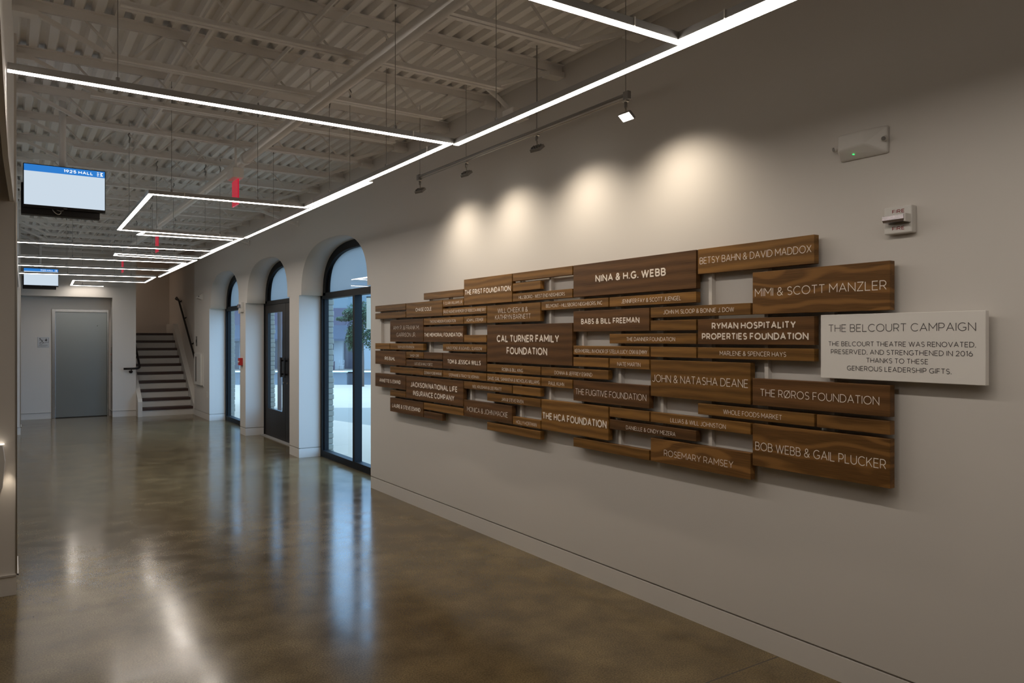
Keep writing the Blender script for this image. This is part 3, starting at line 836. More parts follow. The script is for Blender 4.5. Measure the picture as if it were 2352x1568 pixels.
def light_run(poly, label, cables):
    c = Vector(poly[0]); e = empty('linear_light', (c.x, c.y, ZB))
    tag(e, label, 'light', 'suspended linear lights')
    pl = [(p[0] - c.x, p[1] - c.y) for p in poly]
    L, R = offs(pl, WB / 2)
    bm = bmesh.new()
    n = len(pl)
    def ring(z): return [bm.verts.new((v.x, v.y, z)) for v in L], [bm.verts.new((v.x, v.y, z)) for v in R]
    La, Ra = ring(.0030); Lb, Rb = ring(HB)
    for i in range(n - 1):
        bm.faces.new((La[i], Lb[i], Lb[i + 1], La[i + 1])); bm.faces.new((Ra[i + 1], Rb[i + 1], Rb[i], Ra[i]))
        bm.faces.new((Lb[i], Rb[i], Rb[i + 1], Lb[i + 1]))
    bm.faces.new((La[0], Ra[0], Rb[0], Lb[0])); bm.faces.new((Ra[-1], La[-1], Lb[-1], Rb[-1]))
    bmesh.ops.recalc_face_normals(bm, faces=bm.faces)
    finish('housing', bm, M['housing'], e)
    L, R = offs(pl, WB / 2 - .003)
    bm = bmesh.new()
    l = [bm.verts.new((v.x, v.y, 0)) for v in L]; r = [bm.verts.new((v.x, v.y, 0)) for v in R]
    l2 = [bm.verts.new((v.x, v.y, .0035)) for v in L]; r2 = [bm.verts.new((v.x, v.y, .0035)) for v in R]
    for i in range(n - 1):
        bm.faces.new((l[i], l[i + 1], r[i + 1], r[i])); bm.faces.new((l2[i], l2[i + 1], l[i + 1], l[i])); bm.faces.new((r[i], r[i + 1], r2[i + 1], r2[i]))
    bmesh.ops.recalc_face_normals(bm, faces=bm.faces)
    for f in bm.faces:
        if f.normal.z > .5: f.normal_flip()
    finish('diffuser', bm, M['bar'], e)
    # glowing strip added on top, unseen from below, to brighten the deck
    L, R = offs(pl, WB / 2 - .008)
    bm = bmesh.new()
    l = [bm.verts.new((v.x, v.y, HB + .001)) for v in L]; r = [bm.verts.new((v.x, v.y, HB + .001)) for v in R]
    for i in range(n - 1): bm.faces.new((l[i], r[i], r[i + 1], l[i + 1]))
    finish('deck_fill_strip', bm, M['deckfill'], e)
    for (px, py) in cables:
        bm = bmesh.new(); tube(bm, [(px - c.x, py - c.y, HB), (px - c.x, py - c.y, HB + .018)], .009, 8)
        tube(bm, [(px - c.x, py - c.y, HB), (px - c.x, py - c.y, ZT - ZB)], .0018, 5)
        hx, hy, hz = px - c.x, py - c.y, ZT - ZB - .16
        tube(bm, [(hx, hy, hz + .10), (hx + .012, hy + .01, hz + .06), (hx - .008, hy, hz + .03), (hx + .006, hy - .006, hz), (hx, hy, hz - .04)], .005, 6)
        finish('suspension_cable', bm, M['grey'], e)
    for i in range(1, n - 1):
        for j in (i - 1, i + 1):
            d = Vector((pl[j][0] - pl[i][0], pl[j][1] - pl[i][1]))
            if d.length < .35: continue
            d.normalize(); q = Vector(pl[i]) + d * .22
            boxo('joint_plate', (q.x - .022, q.x + .022, q.y - .022, q.y + .022, .006, HB - .006), M['chrome'], e) if False else None
            bm = bmesh.new(); s = Vector((-d.y, d.x)) * (WB / 2 + .0015)
            for sg in (-1, 1):
                beam(bm, (q.x + s.x * sg, q.y + s.y * sg, .004), (q.x + s.x * sg, q.y + s.y * sg, HB + .002), .006, .003, up=(s.x, s.y, 0))
            beam(bm, (q.x - s.x * 1.1, q.y - s.y * 1.1, HB + .002), (q.x + s.x * 1.1, q.y + s.y * 1.1, HB + .002), .006, .003)
            bmesh.ops.remove_doubles(bm, verts=bm.verts, dist=.0025)
            finish('joint_clip', bm, M['panelwhite'], e)
    return e

XI, XO = -1.238, -1.198
light_run([(-3.17, 1.86), (XI, 1.86), (XI, -0.8)], 'nearest linear light, crossing the top of the picture then turning along the wall', [(-2.4, 1.86), (-1.9, 1.86), (XI, 1.1)])
light_run([(XO, 3.50), (XO, -2.0)], 'straight linear light along the wall, above the track of spotlights', [(XO, 3.1), (XO, 1.55), (XO, .2)])
light_run([(-3.178, 3.48), (XI, 3.50), (XI, 5.83), (-2.335, 5.90), (-2.312, 8.0), (-1.185, 8.0), (-1.15, 10.26), (-2.10, 10.26), (-2.09, 10.50), (-1.14, 10.55), (-1.10, 13.74)],
          'longest linear light, zigzagging down the hall from the big diagonal bar', [(-2.8, 3.485), (-1.55, 3.495), (XI, 4.3), (XI, 5.3), (-1.6, 5.855), (-2.2, 5.89), (-2.32, 7.2), (-1.4, 8.0), (-1.7, 10.26), (-1.12, 12.2)])
light_run([(XO, 4.64), (-1.165, 7.93)], 'straight linear light close beside the zigzag run, ending short of the arches', [(XO, 5.0), (-1.18, 6.9)])
light_run([(-1.235, 8.19), (-2.112, 8.27), (-2.095, 8.075)], 'short hooked linear light just beyond the open rectangle of the zigzag', [(-1.5, 8.21), (-1.95, 8.25)])
light_run([(-3.105, 9.62), (-1.20, 9.36), (-1.19, 8.20)], 'linear light from the left edge turning toward the camera beside the wall', [(-2.6, 9.55), (-1.6, 9.42)])
light_run([(-3.088, 11.33), (-1.19, 11.02), (-1.175, 12.41), (-3.075, 12.64)], 'U-shaped linear light open to the left, in front of the far television', [(-2.5, 11.23), (-1.6, 11.09), (-1.6, 12.45), (-2.5, 12.57)])
light_run([(-3.05, 14.2), (-1.15, 13.86), (-1.11, 15.28), (-2.235, 15.40), (-2.19, 16.86), (-1.64, 16.86)], 'farthest linear light, ending in a small hook above the lift recess', [(-2.4, 14.08), (-1.5, 13.92), (-1.6, 15.33), (-2.0, 16.86)])

# ------------------------------------------------------------------ spotlight rail
TX, TZ = -.42, 2.875
tk = empty('light_track', (TX, 4.25, TZ))
tag(tk, 'thin brown-grey spotlight rail hung along the wall above the plaques', 'light track')
tubeo('rail', [(0, -1.24, .006), (0, 1.25, .006)], .010, M['grey'], tk, 8)
tubeo('rail', [(0, -1.24, -.016), (0, 1.25, -.016)], .004, M['chrome'], tk, 6)
for y in (-1.23, 1.24):
    boxo('end_cap', (-.013, .013, y - .02, y + .02, -.024, .022), M['grey'], tk, .004)
for y in (3.03, 3.85, 4.73, 5.47):
    tubeo('support_cable', [(0, y - 4.25, .015), (0, y - 4.25, ZT - TZ)], .0022 if y != 3.85 else .0045, M['grey'], tk, 6)
cn = [(0, -.40, ZT - TZ), ]
bm = bmesh.new(); yc = 3.85 - 4.25
tube(bm, [(0, yc, ZT - TZ - .001), (0, yc, ZT - TZ - .02), (0, yc, ZT - TZ - .035), (0, yc, ZT - TZ - .040)], [.063, .066, .058, .035], 24)
finish('canopy', bm, M['white'], tk)
HY = (3.03, 3.85, 4.73, 5.47)
HL = ('lit spotlight with glowing lens at the near end of the rail', 'second spotlight from the near end, under the round ceiling canopy', 'third spotlight from the near end of the wall rail', 'spotlight at the far end of the wall rail')
HT = ((.30, -.10), (.42, .05), (.42, .12), (.35, .2))
for k, y in enumerate(HY):
    e = empty('spotlight', (TX, y, TZ)); tag(e, HL[k], 'spotlight', 'spotlights on the wall rail')
    boxo('clamp', (-.012, .012, -.016, .016, -.034, -.022), M['chrome'], e, .003)
    tubeo('stem', [(0, 0, -.034), (0, 0, -.062)], .009, M['grey'], e, 8)
    tubeo('stem', [(0, 0, -.062), (.004, 0, -.100)], .0045, M['chrome'], e, 8)
    # head: a slim bar of lamp with a glass lens, tilted toward the wall
    th = math.radians((52, 38, 38, 38)[k])
    hd = bpy.data.objects.new('lamp_head', None)
    bm = bmesh.new(); box(bm, -.030, .030, -.051, .051, 0.0, .016); bevel(bm, .003)
    hd = finish('lamp_head', bm, M['grey'], e)
    hd.location = (.004, 0, -.112); hd.scale = (.85, .85, .85); hd.rotation_euler = (0, -th, (0, .15, .1, .25)[k])
    for q in (-.036, -.012, .012, .036):
        boxo('fin', (-.020, .020, q - .004, q + .004, .016, .026), M['grey'], hd)
    if k == 0:
        hd.rotation_euler = (0, math.radians(38), 0)
        boxo('lens', (-.026, .026, -.047, .047, -.004, 0.0), emit_mat('spot_lens_lit', (1, .93, .82), 14), hd)
    else:
        boxo('lens', (-.026, .026, -.046, .046, -.0006, 0.0004), emit_mat('spot_lens_%d' % k, (1, .93, .82), 14), hd)
    bm = bmesh.new()
    for a_ in ((-.030, .030, -.051, -.047), (-.030, .030, .047, .051), (-.030, -.026, -.047, .047), (.026, .030, -.047, .047)): box(bm, *a_, -.007 if k else -.002, .001)
    bmesh.ops.remove_doubles(bm, verts=bm.verts, dist=.0005)
    finish('bezel', bm, M['grey'], hd)
    ld = bpy.data.lights.new('spot_lamp', 'SPOT'); ld.energy = SPOT_W; ld.color = SPOT_COL
    ld.spot_size = math.radians(136); ld.spot_blend = 1.0; ld.shadow_soft_size = .03
    lo = bpy.data.objects.new('spot_lamp', ld); COL.objects.link(lo); lo.parent = e
    lo.location = (.045, 0, -.135)
    dv = Vector((.44, 0, -1.0)); lo.rotation_euler = dv.to_track_quat('-Z', 'Y').to_euler()

# ------------------------------------------------------------------ things on the right wall
# emergency light
em = empty('emergency_light', (0, 1.925, 2.438))
tag(em, 'white twin-head emergency light high on the wall right of the plaques', 'emergency light')
bm = bmesh.new()
# base plate and faceted body: wide at wall, sloped lower face
def loft(bm, secs):
    rings = [[bm.verts.new(p) for p in s] for s in secs]
    for a, b in zip(rings, rings[1:]):
        n = len(a)
        for k in range(n): bm.faces.new((a[k], a[(k + 1) % n], b[(k + 1) % n], b[k]))
    bm.faces.new(rings[-1]); bm.faces.new(list(reversed(rings[0])))
    bmesh.ops.recalc_face_normals(bm, faces=bm.faces)
loft(bm, [[(0, -.112, -.060), (0, .112, -.060), (0, .112, .060), (0, -.112, .060)], [(-.012, -.112, -.060), (-.012, .112, -.060), (-.012, .112, .060), (-.012, -.112, .060)],
          [(-.055, -.030, -.008), (-.055, .098, -.022), (-.052, .100, .052), (-.050, -.020, .052)]])
bevel(bm, .008, 3)
finish('body', bm, M['white'], em)
for (yy, x_) in ((-.090, -.032), (.105, -.034)):
    bm = bmesh.new(); s = -1
    tube(bm, [(x_ + .018, yy - (.012 if yy < 0 else -.004), .004), (x_ - .006, yy - (.018 if yy < 0 else -.022), -.002)], [.013, .0115], 14)
    hd = finish('lamp_head', bm, M['white'], em, False)
    bm = bmesh.new(); tube(bm, [(x_ - .006, yy - (.018 if yy < 0 else -.022), -.002), (x_ - .009, yy - (.019 if yy < 0 else -.024), -.003)], .009, 14)
    finish('lens', bm, M['grey'], hd)
boxo('indicator', (-.0400, -.0280, .031, .036, -.0440, -.0415), M['led'], em)

# fire strobe
fi = empty('fire_alarm_strobe', (0, 1.755, 2.077))
tag(fi, 'white square fire alarm with clear strobe and red lettering', 'fire alarm')
boxo('base', (-.040, 0, -.060, .060, -.058, .058), M['white'], fi, .006, 3)
bm = bmesh.new(); prism(bm, [(-.040, -.014), (-.080, -.013), (-.088, -.004), (-.086, .014), (-.040, .018)], 'y', -.052, .040)
finish('strobe_lens', bm, M['strobe'], fi)
boxo('strobe_housing', (-.084, -.040, -.058, -.050, -.016, .019), M['white'], fi, .002)
bm = bmesh.new()
to3 = lambda p: (-.0408, -p[0], p[1])
for z in (.036, -.036): put_text(bm, 'FIRE', .004, z, .054, .0150, .17, to3)
finish('lettering', bm, M['redink'], fi)

cd = empty('wall_camera', (0, 15.86, 2.40)); tag(cd, 'small white wedge-shaped camera on the wall above the stair corner', 'camera')
bm = bmesh.new(); prism(bm, [(0, -.06), (-.02, -.065), (-.10, -.03), (-.10, .0), (0, .075)], 'y', -.10, .10); bevel(bm, .004)
finish('body', bm, M['white'], cd)
bm = bmesh.new(); tube(bm, [(-.085, -.101, -.0), (-.085, -.104, -.0)], .012, 12); finish('lens', bm, M['ink'], cd)
hs = empty('horn_strobe', (0, 12.74, 2.08)); tag(hs, 'white alarm horn strobe high on the pier beside the glazed door', 'fire alarm')
boxo('base', (-.045, 0, -.085, .085, -.075, .09), M['white'], hs, .006)
boxo('strobe_lens', (-.075, -.045, -.055, .055, .0, .05), M['strobe'], hs, .004)
boxo('sounder', (-.060, -.045, -.03, .03, -.10, -.03), M['white'], hs, .004)
ps = empty('fire_pull_station', (0, 12.775, 1.195)); tag(ps, 'red fire alarm pull station on the pier beside the glazed door', 'fire alarm')
boxo('body', (-.05, 0, -.055, .055, -.06, .06), M['red'], ps, .004)
boxo('pull_bar', (-.062, -.05, -.035, .035, -.012, .012), M['white'], ps, .003)
fx = empty('extinguisher_cabinet', (0, 16.05, .96)); tag(fx, 'white fire extinguisher cabinet with narrow window beside the stair', 'cabinet')
boxo('box', (-.010, 0, -.34, .36, -.33, .33), M['white'], fx, .003)
boxo('door', (-.055, -.010, -.30, .32, -.31, .31), M['white'], fx, .005)
boxo('window_slot', (-.0565, -.055, .10, .17, -.25, .25), M['black'], fx)
kp = empty('key_switch', (0, 16.39, 1.52)); tag(kp, 'small dark wall plate beside the stair opening', 'wall plate')
boxo('plate', (-.008, 0, -.06, .06, -.10, .10), M['grey'], kp, .002)
boxo('switch', (-.014, -.008, -.015, .015, -.03, .03), M['black'], kp, .002)
ou = empty('wall_outlet', (0, 15.41, .49)); tag(ou, 'white outlet plate low on the wall beside the farthest arch', 'outlet')
boxo('plate', (-.007, 0, -.036, .036, -.058, .058), M['white'], ou, .002)
for z in (.022, -.022): boxo('socket', (-.009, -.007, -.014, .014, z - .012, z + .012), M['panelwhite'], ou, .002)

# wall sconce on the near left wall end
sc = empty('wall_sconce', (-3.215, 5.552, .80)); tag(sc, 'white wedge-shaped wall light glowing at the left edge', 'wall light')
bm = bmesh.new(); prism(bm, [(-.20, .13), (.010, .13), (.022, .03), (.008, -.13), (-.20, -.14)], 'y', -.07, 0.0); bevel(bm, .004)
finish('shade', bm, M['white'], sc)
boxo('light_strip', (-.16, .016, -.028, -.001, .131, .134), emit_mat('sconce_glow', (1, .88, .72), 3), sc)
ld = bpy.data.lights.new('sconce_lamp', 'SPOT'); ld.energy = 1.6; ld.color = (1, .85, .66); ld.spot_size = math.radians(80); ld.spot_blend = .6; ld.shadow_soft_size = .01
lo = bpy.data.objects.new('sconce_lamp', ld); COL.objects.link(lo); lo.parent = sc; lo.location = (.040, -.03, .0); lo.rotation_euler = (math.radians(-14), 0, 0)

# ------------------------------------------------------------------ televisions
def tv(loc, label, polez):
    e = empty('television', loc); tag(e, label, 'television', 'menu televisions hung from the ceiling')
    W, Hh = .545, .330
    boxo('screen_frame', (-W / 2, W / 2, 0, .035, 0, Hh), M['black'], e, .004)
    x0, x1, z0, z1 = -W / 2 + .006, W / 2 - .006, .022, Hh - .006
    zb = z1 - .050
    bm = bmesh.new(); quad(bm, (x0, -.001, z0), (x1, -.001, z0), (x1, -.001, zb), (x0, -.001, zb)); finish('screen', bm, M['screenwhite'], e)
    bm = bmesh.new(); quad(bm, (x0, -.001, zb), (x1, -.001, zb), (x1, -.001, z1), (x0, -.001, z1)); finish('title_bar', bm, M['screenblue'], e)
    bm = bmesh.new(); F = lambda p: (p[0], -.0018, p[1])
    zt = (zb + z1) / 2
    put_text(bm, '1925 HALL', .087, zt, .198, .0240, .23, F)
    gx, gz, gh = .213, zt, .030
    for s in ([(gx, gz + gh / 2 - .003), (gx + .011, gz + gh / 2 - .003)], [(gx, gz), (gx + .013, gz)], [(gx, gz - gh / 2 + .003), (gx + .011, gz - gh / 2 + .003)]): stroke(bm, s, .0033, F)
    bx = gx + .019
    poly = [(bx - .004, gz + gh / 2), (bx + .021, gz + gh / 2), (bx + .021, gz + .008), (bx + .014, gz + .006), (bx + .014, gz - .004), (bx + .021, gz - .006), (bx + .021, gz - gh / 2), (bx - .004, gz - gh / 2), (bx + .003, gz - gh / 2.6), (bx + .008, gz - gh / 4), (bx + .003, gz - gh / 9), (bx + .001, gz), (bx + .003, gz + gh / 9), (bx + .008, gz + gh / 4), (bx + .003, gz + gh / 2.6)]
    bm.faces.new([bm.verts.new(F(p)) for p in poly])
    finish('screen_text', bm, M['screentext'], e)
    boxo('badge', (-.012, .012, -.0012, 0, .008, .0115), M['grey'], e)
    boxo('back_box', (-W / 2 - .012, W / 2 - .035, .036, .13, -.045, .19), M['black'], e, .004)
    if polez:
        tubeo('pole', [(-.015, .08, .19), (-.015, .08, ZT - loc[2] - .01)], .024, M['joist'], e, 14)
        bm = bmesh.new(); tube(bm, [(-.015, .08, ZT - loc[2] - .045), (-.015, .08, ZT - loc[2] - .012), (-.015, .08, ZT - loc[2])], [.05, .065, .065], 18)
        finish('ceiling_flange', bm, M['joist'], e)
    return e
t1 = tv((-2.8175, 6.70, 2.557), 'black television with blank white screen nearest the camera, hung at left', True)
tubeo('loose_cable', [(-.085, .030, .002), (-.075, .029, -.014), (-.062, .028, -.027), (-.050, .028, -.033), (-.040, .028, -.033), (-.031, .028, -.026), (-.027, .029, -.012)], .0030, M['cord'], t1, 6)
tubeo('loose_cable', [(-.060, .030, .004), (-.048, .029, -.004), (-.033, .028, -.007), (-.018, .029, -.004), (-.008, .03, .004)], .0028, M['cord'], t1, 6)
t2 = tv((-2.70, 16.25, 2.525), 'smaller-looking far television with blank white screen above the lift recess', True)

# ------------------------------------------------------------------ red hanging signs under ceiling boxes
for k, (y, lab) in enumerate(((6.66, 'nearest red sign panel hanging under a ceiling box'), (10.8, 'middle red sign panel hanging behind the zigzag lights'), (14.45, 'farthest red sign panel, hanging before the lift wall'))):
    e = empty('hanging_sign', (-1.57, y, 2.93)); tag(e, lab, 'sign', 'red hanging signs')
    boxo('ceiling_box', (-.045, .045, -.10, .10, .0, .085), M['joist'], e, .006)
    tubeo('stem', [(0, 0, .085), (0, 0, ZT - 2.93)], .010, M['joist'], e, 8)
    bm = bmesh.new(); prism(bm, [(-.10, -.01), (.095, -.01), (.095, -.225), (-.10, -.225)], 'x', -.006, .006)
    finish('panel', bm, M['redsign'], e)

# ------------------------------------------------------------------ donor board
E0, PITCH, R0, RP, GAPY, GAPZ, TH, BACK = 7.185, .3617, 2.057, .0757, .013, .017, .036, .030
PLQ = [
('A1',0,2,2,1,[]),('A2',0,2,3,1,[]),('A3',2,2,2,2,[('CHASE COLE',.314,1.838,.034,1)]),('A4',3,2,1,1,[]),
('A5',4,1,2,1,[('F. CLARK WILLIAMS JR.',.326,1.876,.0235,0)]),('A6',4,2,3,1,[('BRUCE HUGHES IN MEMORY OF REBECCA ANNE RAY',.69,1.803,.025,0)]),
('A7',5,2,0,3,[('THE FRIST FOUNDATION',.679,1.95,.042,1)]),('A8',7,2,0,1,[]),('A9',7,1,1,1,[]),('A10',7,2,2,1,[('HILLSBORO - WEST END NEIGHBORS',.552,1.875,.0235,0)]),
('A11',3,2,4,1,[('THE ENCHIRIDION FOUNDATION',.466,1.724,.024,0)]),('A12',5,1,4,1,[('ADAM L. STEIMER',.263,1.724,.024,0)]),
('A13',6,2,3,2,[('WILL CHEEK III &',.404,1.786,.035,0),('KATHRYN BARNETT',.476,1.736,.035,0)]),
('A14',1,2,4,3,[('AMY P. & FRANK M.',.56,1.677,.038,0),('GARRISON JR.',.413,1.61,.038,0)]),('A15',3,2,5,2,[('THE MEMORIAL FOUNDATION',.685,1.607,.034,1)]),
('A16',5,1,6,1,[]),('A17',6,3,5,4,[('CAL TURNER FAMILY',.787,1.574,.054,1),('FOUNDATION',.514,1.484,.054,1)]),('A18',0,1,7,1,[]),
('A19',1,2,7,1,[('SUSY & ED STEVENSON',.35,1.494,.023,0)]),('A20',4,2,7,1,[('VAN D. POND JR. & DAVID L. GLASGOW',.588,1.494,.0245,0)]),
('A21',0,2,8,2,[('IRIS BUHL',.243,1.378,.036,1)]),('A22',2,1,8,1,[('SANDY ORR',.184,1.417,.0225,0)]),('A23',3,1,8,1,[]),('A24',2,2,9,1,[('LUCI LEE & WALLY DIETZ',.354,1.344,.0235,0)]),
('A25',4,2,8,2,[('TOM & JESSICA WILLS',.547,1.380,.037,1)]),('A26',1,2,10,1,[]),('A27',3,1,10,1,[('DONNA M. DREHMANN',.327,1.268,.0245,0)]),
('A28',4,2,10,1,[('STEPHANIE & TRACY SILVERMAN',.494,1.266,.0245,0)]),('A29',6,2,9,1,[('ROBIN & BILL KING',.28,1.341,.0245,0)]),('A30',8,2,9,1,[('DONNA & JEFFREY ESKIND',.401,1.342,.024,0)]),
('A31',6,2,10,1,[('DAVID, GAIL, SAMANTHA & NICHOLAS WILLIAMS',.691,1.266,.0255,0)]),('A32',8,1,10,1,[('PAUL KUHN',.176,1.266,.0255,0)]),
('A33',0,2,11,2,[('ANNETTE S. ESKIND',.494,1.156,.036,1)]),('A34',2,3,11,3,[('JACKSON NATIONAL LIFE',.88,1.150,.048,1),('INSURANCE COMPANY',.777,1.072,.048,1)]),
('A35',1,1,13,1,[]),('A36',5,2,11,1,[('NEIL KRUGMAN & LEE PRATT',.43,1.189,.0245,0)]),('A37',7,1,11,1,[]),('A38',6,2,12,1,[('JAN & STEVE RIVEN',.292,1.115,.025,0)]),
('A39',1,2,14,2,[('LAURIE & STEVE ESKIND',.603,.924,.038,1)]),('A40',3,2,14,1,[]),('A41',5,2,13,2,[('MONICA & JOHN MACKIE',.604,1.001,.040,0)]),('A42',3,1,15,1,[]),
('A43',7,1,14,1,[('HOLLY HOFFMAN',.259,.962,.027,0)]),('A44',6,2,15,1,[]),('A45',8,2,12,3,[('THE HCA FOUNDATION',.681,1.037,.050,1)]),
('B1',9,3,0,3,[('NINA & H.G. WEBB',.619,1.955,.046,1)]),('B2',12,2,0,2,[('BETSY BAHN & DAVID MADDOX',.682,1.993,.036,0)]),('B3',13,2,2,3,[('MIMI & SCOTT MANZLER',.681,1.803,.041,0)]),
('B4',8,2,3,1,[('BELMONT - HILLSBORO NEIGHBORS, INC',.60,1.80,.0235,0)]),('B5',10,2,3,1,[('JENNIFER FAY & SCOTT JUENGEL',.491,1.80,.0245,0)]),
('B6',11,2,4,1,[('JOHN M. SLOOP & BONNIE J. DOW',.505,1.725,.024,0)]),('B7',9,2,4,2,[('BABS & BILL FREEMAN',.548,1.685,.036,1)]),('B8',11,1,5,1,[]),
('B9',12,2,5,2,[('RYMAN HOSPITALITY',.515,1.641,.035,1),('PROPERTIES FOUNDATION',.652,1.586,.035,1)]),('B10',10,2,6,1,[('THE DANNER FOUNDATION',.40,1.571,.0235,0)]),
('C1',9,2,7,1,[('KEITH MERRILL IN HONOR OF STELLA, LUCY, OSKI & EMMY',.68,1.494,.0245,0)]),('C2',11,1,7,1,[]),('C3',12,2,7,1,[('MARLENE & SPENCER HAYS',.407,1.498,.0235,0)]),
('C4',9,1,8,1,[]),('C5',10,1,8,1,[('NATE MARTIN',.204,1.419,.0235,0)]),('C6',11,2,8,3,[('JOHN & NATASHA DEANE',.684,1.346,.043,0)]),('C7',9,2,10,2,[('THE FUGITIVE FOUNDATION',.665,1.227,.039,0)]),
('C8',13,2,9,2,[('THE RØROS FOUNDATION',.617,1.307,.037,0)]),('C9',12,2,11,1,[('WHOLE FOODS MARKET',.36,1.193,.0245,0)]),('C10',14,1,11,1,[]),('C11',11,2,12,1,[('LILLIAS & WILL JOHNSTON',.396,1.115,.0245,0)]),
('C12',10,1,12,1,[]),('C13',10,2,13,1,[('DANIELLE & CINDY MEZERA',.407,1.038,.0235,0)]),('C14',13,2,12,3,[('BOB WEBB & GAIL PLUCKER',.676,1.039,.042,0)]),('C15',9,2,15,1,[]),
('C16',11,2,14,2,[('ROSEMARY RAMSEY',.495,.924,.036,0)]),
]
LAB = {
'A1':'upper blank strip of the two stacked at the board\'s upper left end',
'A2':'lower blank strip of the two stacked at the board\'s upper left end',
'A3':'oak plaque with short bold two-word lettering right of the upper left blank strips',
'A4':'blank oak strip stepping up left of the tall bold upper-left plaque',
'A5':'short thinly lettered strip tucked under the stepped blank strip at upper left',
'A6':'narrow strip crammed edge to edge with thin lettering, below the tall bold upper-left plaque',
'A7':'tall honey oak plaque with bold three-word lettering at the top left of the board',
'A8':'topmost blank oak strip, between the two tall bold plaques',
'A9':'short blank oak strip beneath the topmost blank strip, casting a side shadow',
'A10':'thinly lettered strip with a dash, left of the big bold top-centre plaque',
'A11':'thinly lettered strip just above the bold dark three-word plaque at left',
'A12':'short thinly lettered strip left of the two-line plaque that ends in a couple\'s surname',
'A13':'oak plaque with two lines of medium lettering above the largest plaque',
'A14':'tall oak plaque with two thin lines of lettering near the board\'s left end',
'A15':'dark oak plaque with bold three-word lettering right of the thin two-line plaque at left',
'A16':'short blank strip touching the largest plaque\'s upper left edge',
'A17':'largest dark oak plaque with two lines of big bold lettering',
'A18':'tiny blank block at the left end, above the short bold two-word plaque',
'A19':'faintly lettered reddish strip below the thin two-line plaque at left',
'A20':'thinly lettered strip left of the largest plaque, above the bold dark plaque',
'A21':'leftmost plaque with short bold two-word lettering at mid height',
'A22':'tiny strip with two faint words right of the leftmost mid-height bold plaque',
'A23':'small dark blank block right of the tiny two-word strip at left',
'A24':'faintly lettered dark strip below the tiny two-word strip at left',
'A25':'dark bold-lettered plaque left of the largest plaque\'s lower corner',
'A26':'blank strip below the leftmost mid-height bold plaque',
'A27':'short thinly lettered strip at the right end of the lower left blank strip',
'A28':'thinly lettered strip beneath the dark bold plaque beside the largest plaque\'s lower corner',
'A29':'thinly lettered strip directly under the largest plaque',
'A30':'thinly lettered strip right of the one directly under the largest plaque',
'A31':'strip full of thin lettering with commas, second below the largest plaque',
'A32':'short strip with two thin words right of the comma-filled strip',
'A33':'bold-lettered dark plaque at the lower left end of the board',
'A34':'dark plaque with two bold lines naming an insurance company',
'A35':'tiny blank block left of the insurance company plaque\'s lower edge',
'A36':'thinly lettered strip right of the insurance company plaque\'s upper edge',
'A37':'short blank strip two rows below the largest plaque, over a wall gap',
'A38':'thinly lettered strip left of the bold three-word plaque at bottom centre',
'A39':'bold-lettered dark plaque at the board\'s lower left corner',
'A40':'blank strip under the insurance company plaque',
'A41':'dark plaque with thin medium lettering at the bottom, right of the insurance company plaque',
'A42':'lowest blank block at left, hanging under the insurance company plaque\'s blank strip',
'A43':'short thinly lettered strip at bottom, left of the bold three-word bottom plaque',
'A44':'lowest blank strip at bottom left of centre, under the short lettered strip',
'A45':'tall plaque with bold three-word lettering at bottom centre',
'B1':'wide tall plaque with bold lettering and initials at the top centre',
'B2':'thin-lettered oak plaque at the board\'s top right, its end shadowed on the wall',
'B3':'tall wavy-grained plaque with thin lettering above the white panel',
'B4':'thinly lettered strip with dash and comma, below left of the bold top-centre plaque',
'B5':'thinly lettered strip right under the bold top-centre plaque\'s right half',
'B6':'thinly lettered strip left of the tall wavy-grained plaque\'s lower corner',
'B7':'dark bold-lettered plaque between the largest plaque and the white panel, upper row',
'B8':'short blank strip left of the two-line bold plaque beside the white panel',
'B9':'dark plaque with two bold lines touching the white panel\'s left side',
'B10':'thinly lettered strip left below the two-line bold plaque beside the white panel',
'C1':'dark strip crammed with thin lettering right of the largest plaque',
'C2':'short blank strip at the right end of the crammed dark strip',
'C3':'thinly lettered strip under the two-line bold plaque beside the white panel',
'C4':'short blank strip right of the largest plaque\'s lower corner',
'C5':'short strip with two words left of the large plaque with a knot',
'C6':'large thin-lettered plaque with a small dark knot, left below the white panel',
'C7':'dark plaque with medium three-word lettering left below the plaque with a knot',
'C8':'dark thin-lettered plaque with a slashed letter beneath the white panel',
'C9':'thinly lettered strip beneath the plaque with a knot, toward the right end',
'C10':'short blank strip at the right end, under the plaque with a slashed letter',
'C11':'thinly lettered strip left of the lower right corner plaque\'s top',
'C12':'short blank strip right of the bold bottom-centre plaque\'s top',
'C13':'thinly lettered dark strip right of the bold bottom-centre plaque\'s middle',
'C14':'big thin-lettered plaque with knotty grain at the lower right corner',
'C15':'lowest blank strip right of centre, left of the swirling-grained plaque',
'C16':'lowest plaque on the right half, with boldly swirling grain and thin lettering',
}
DARK = {'A15', 'A17', 'A21', 'A24', 'A25', 'A33', 'A34', 'A39', 'A41', 'B7', 'B9', 'C7', 'C8', 'A42', 'A23', 'B1', 'A14', 'C13'}
BOLD = {'C16', 'B3', 'C14', 'C10'}
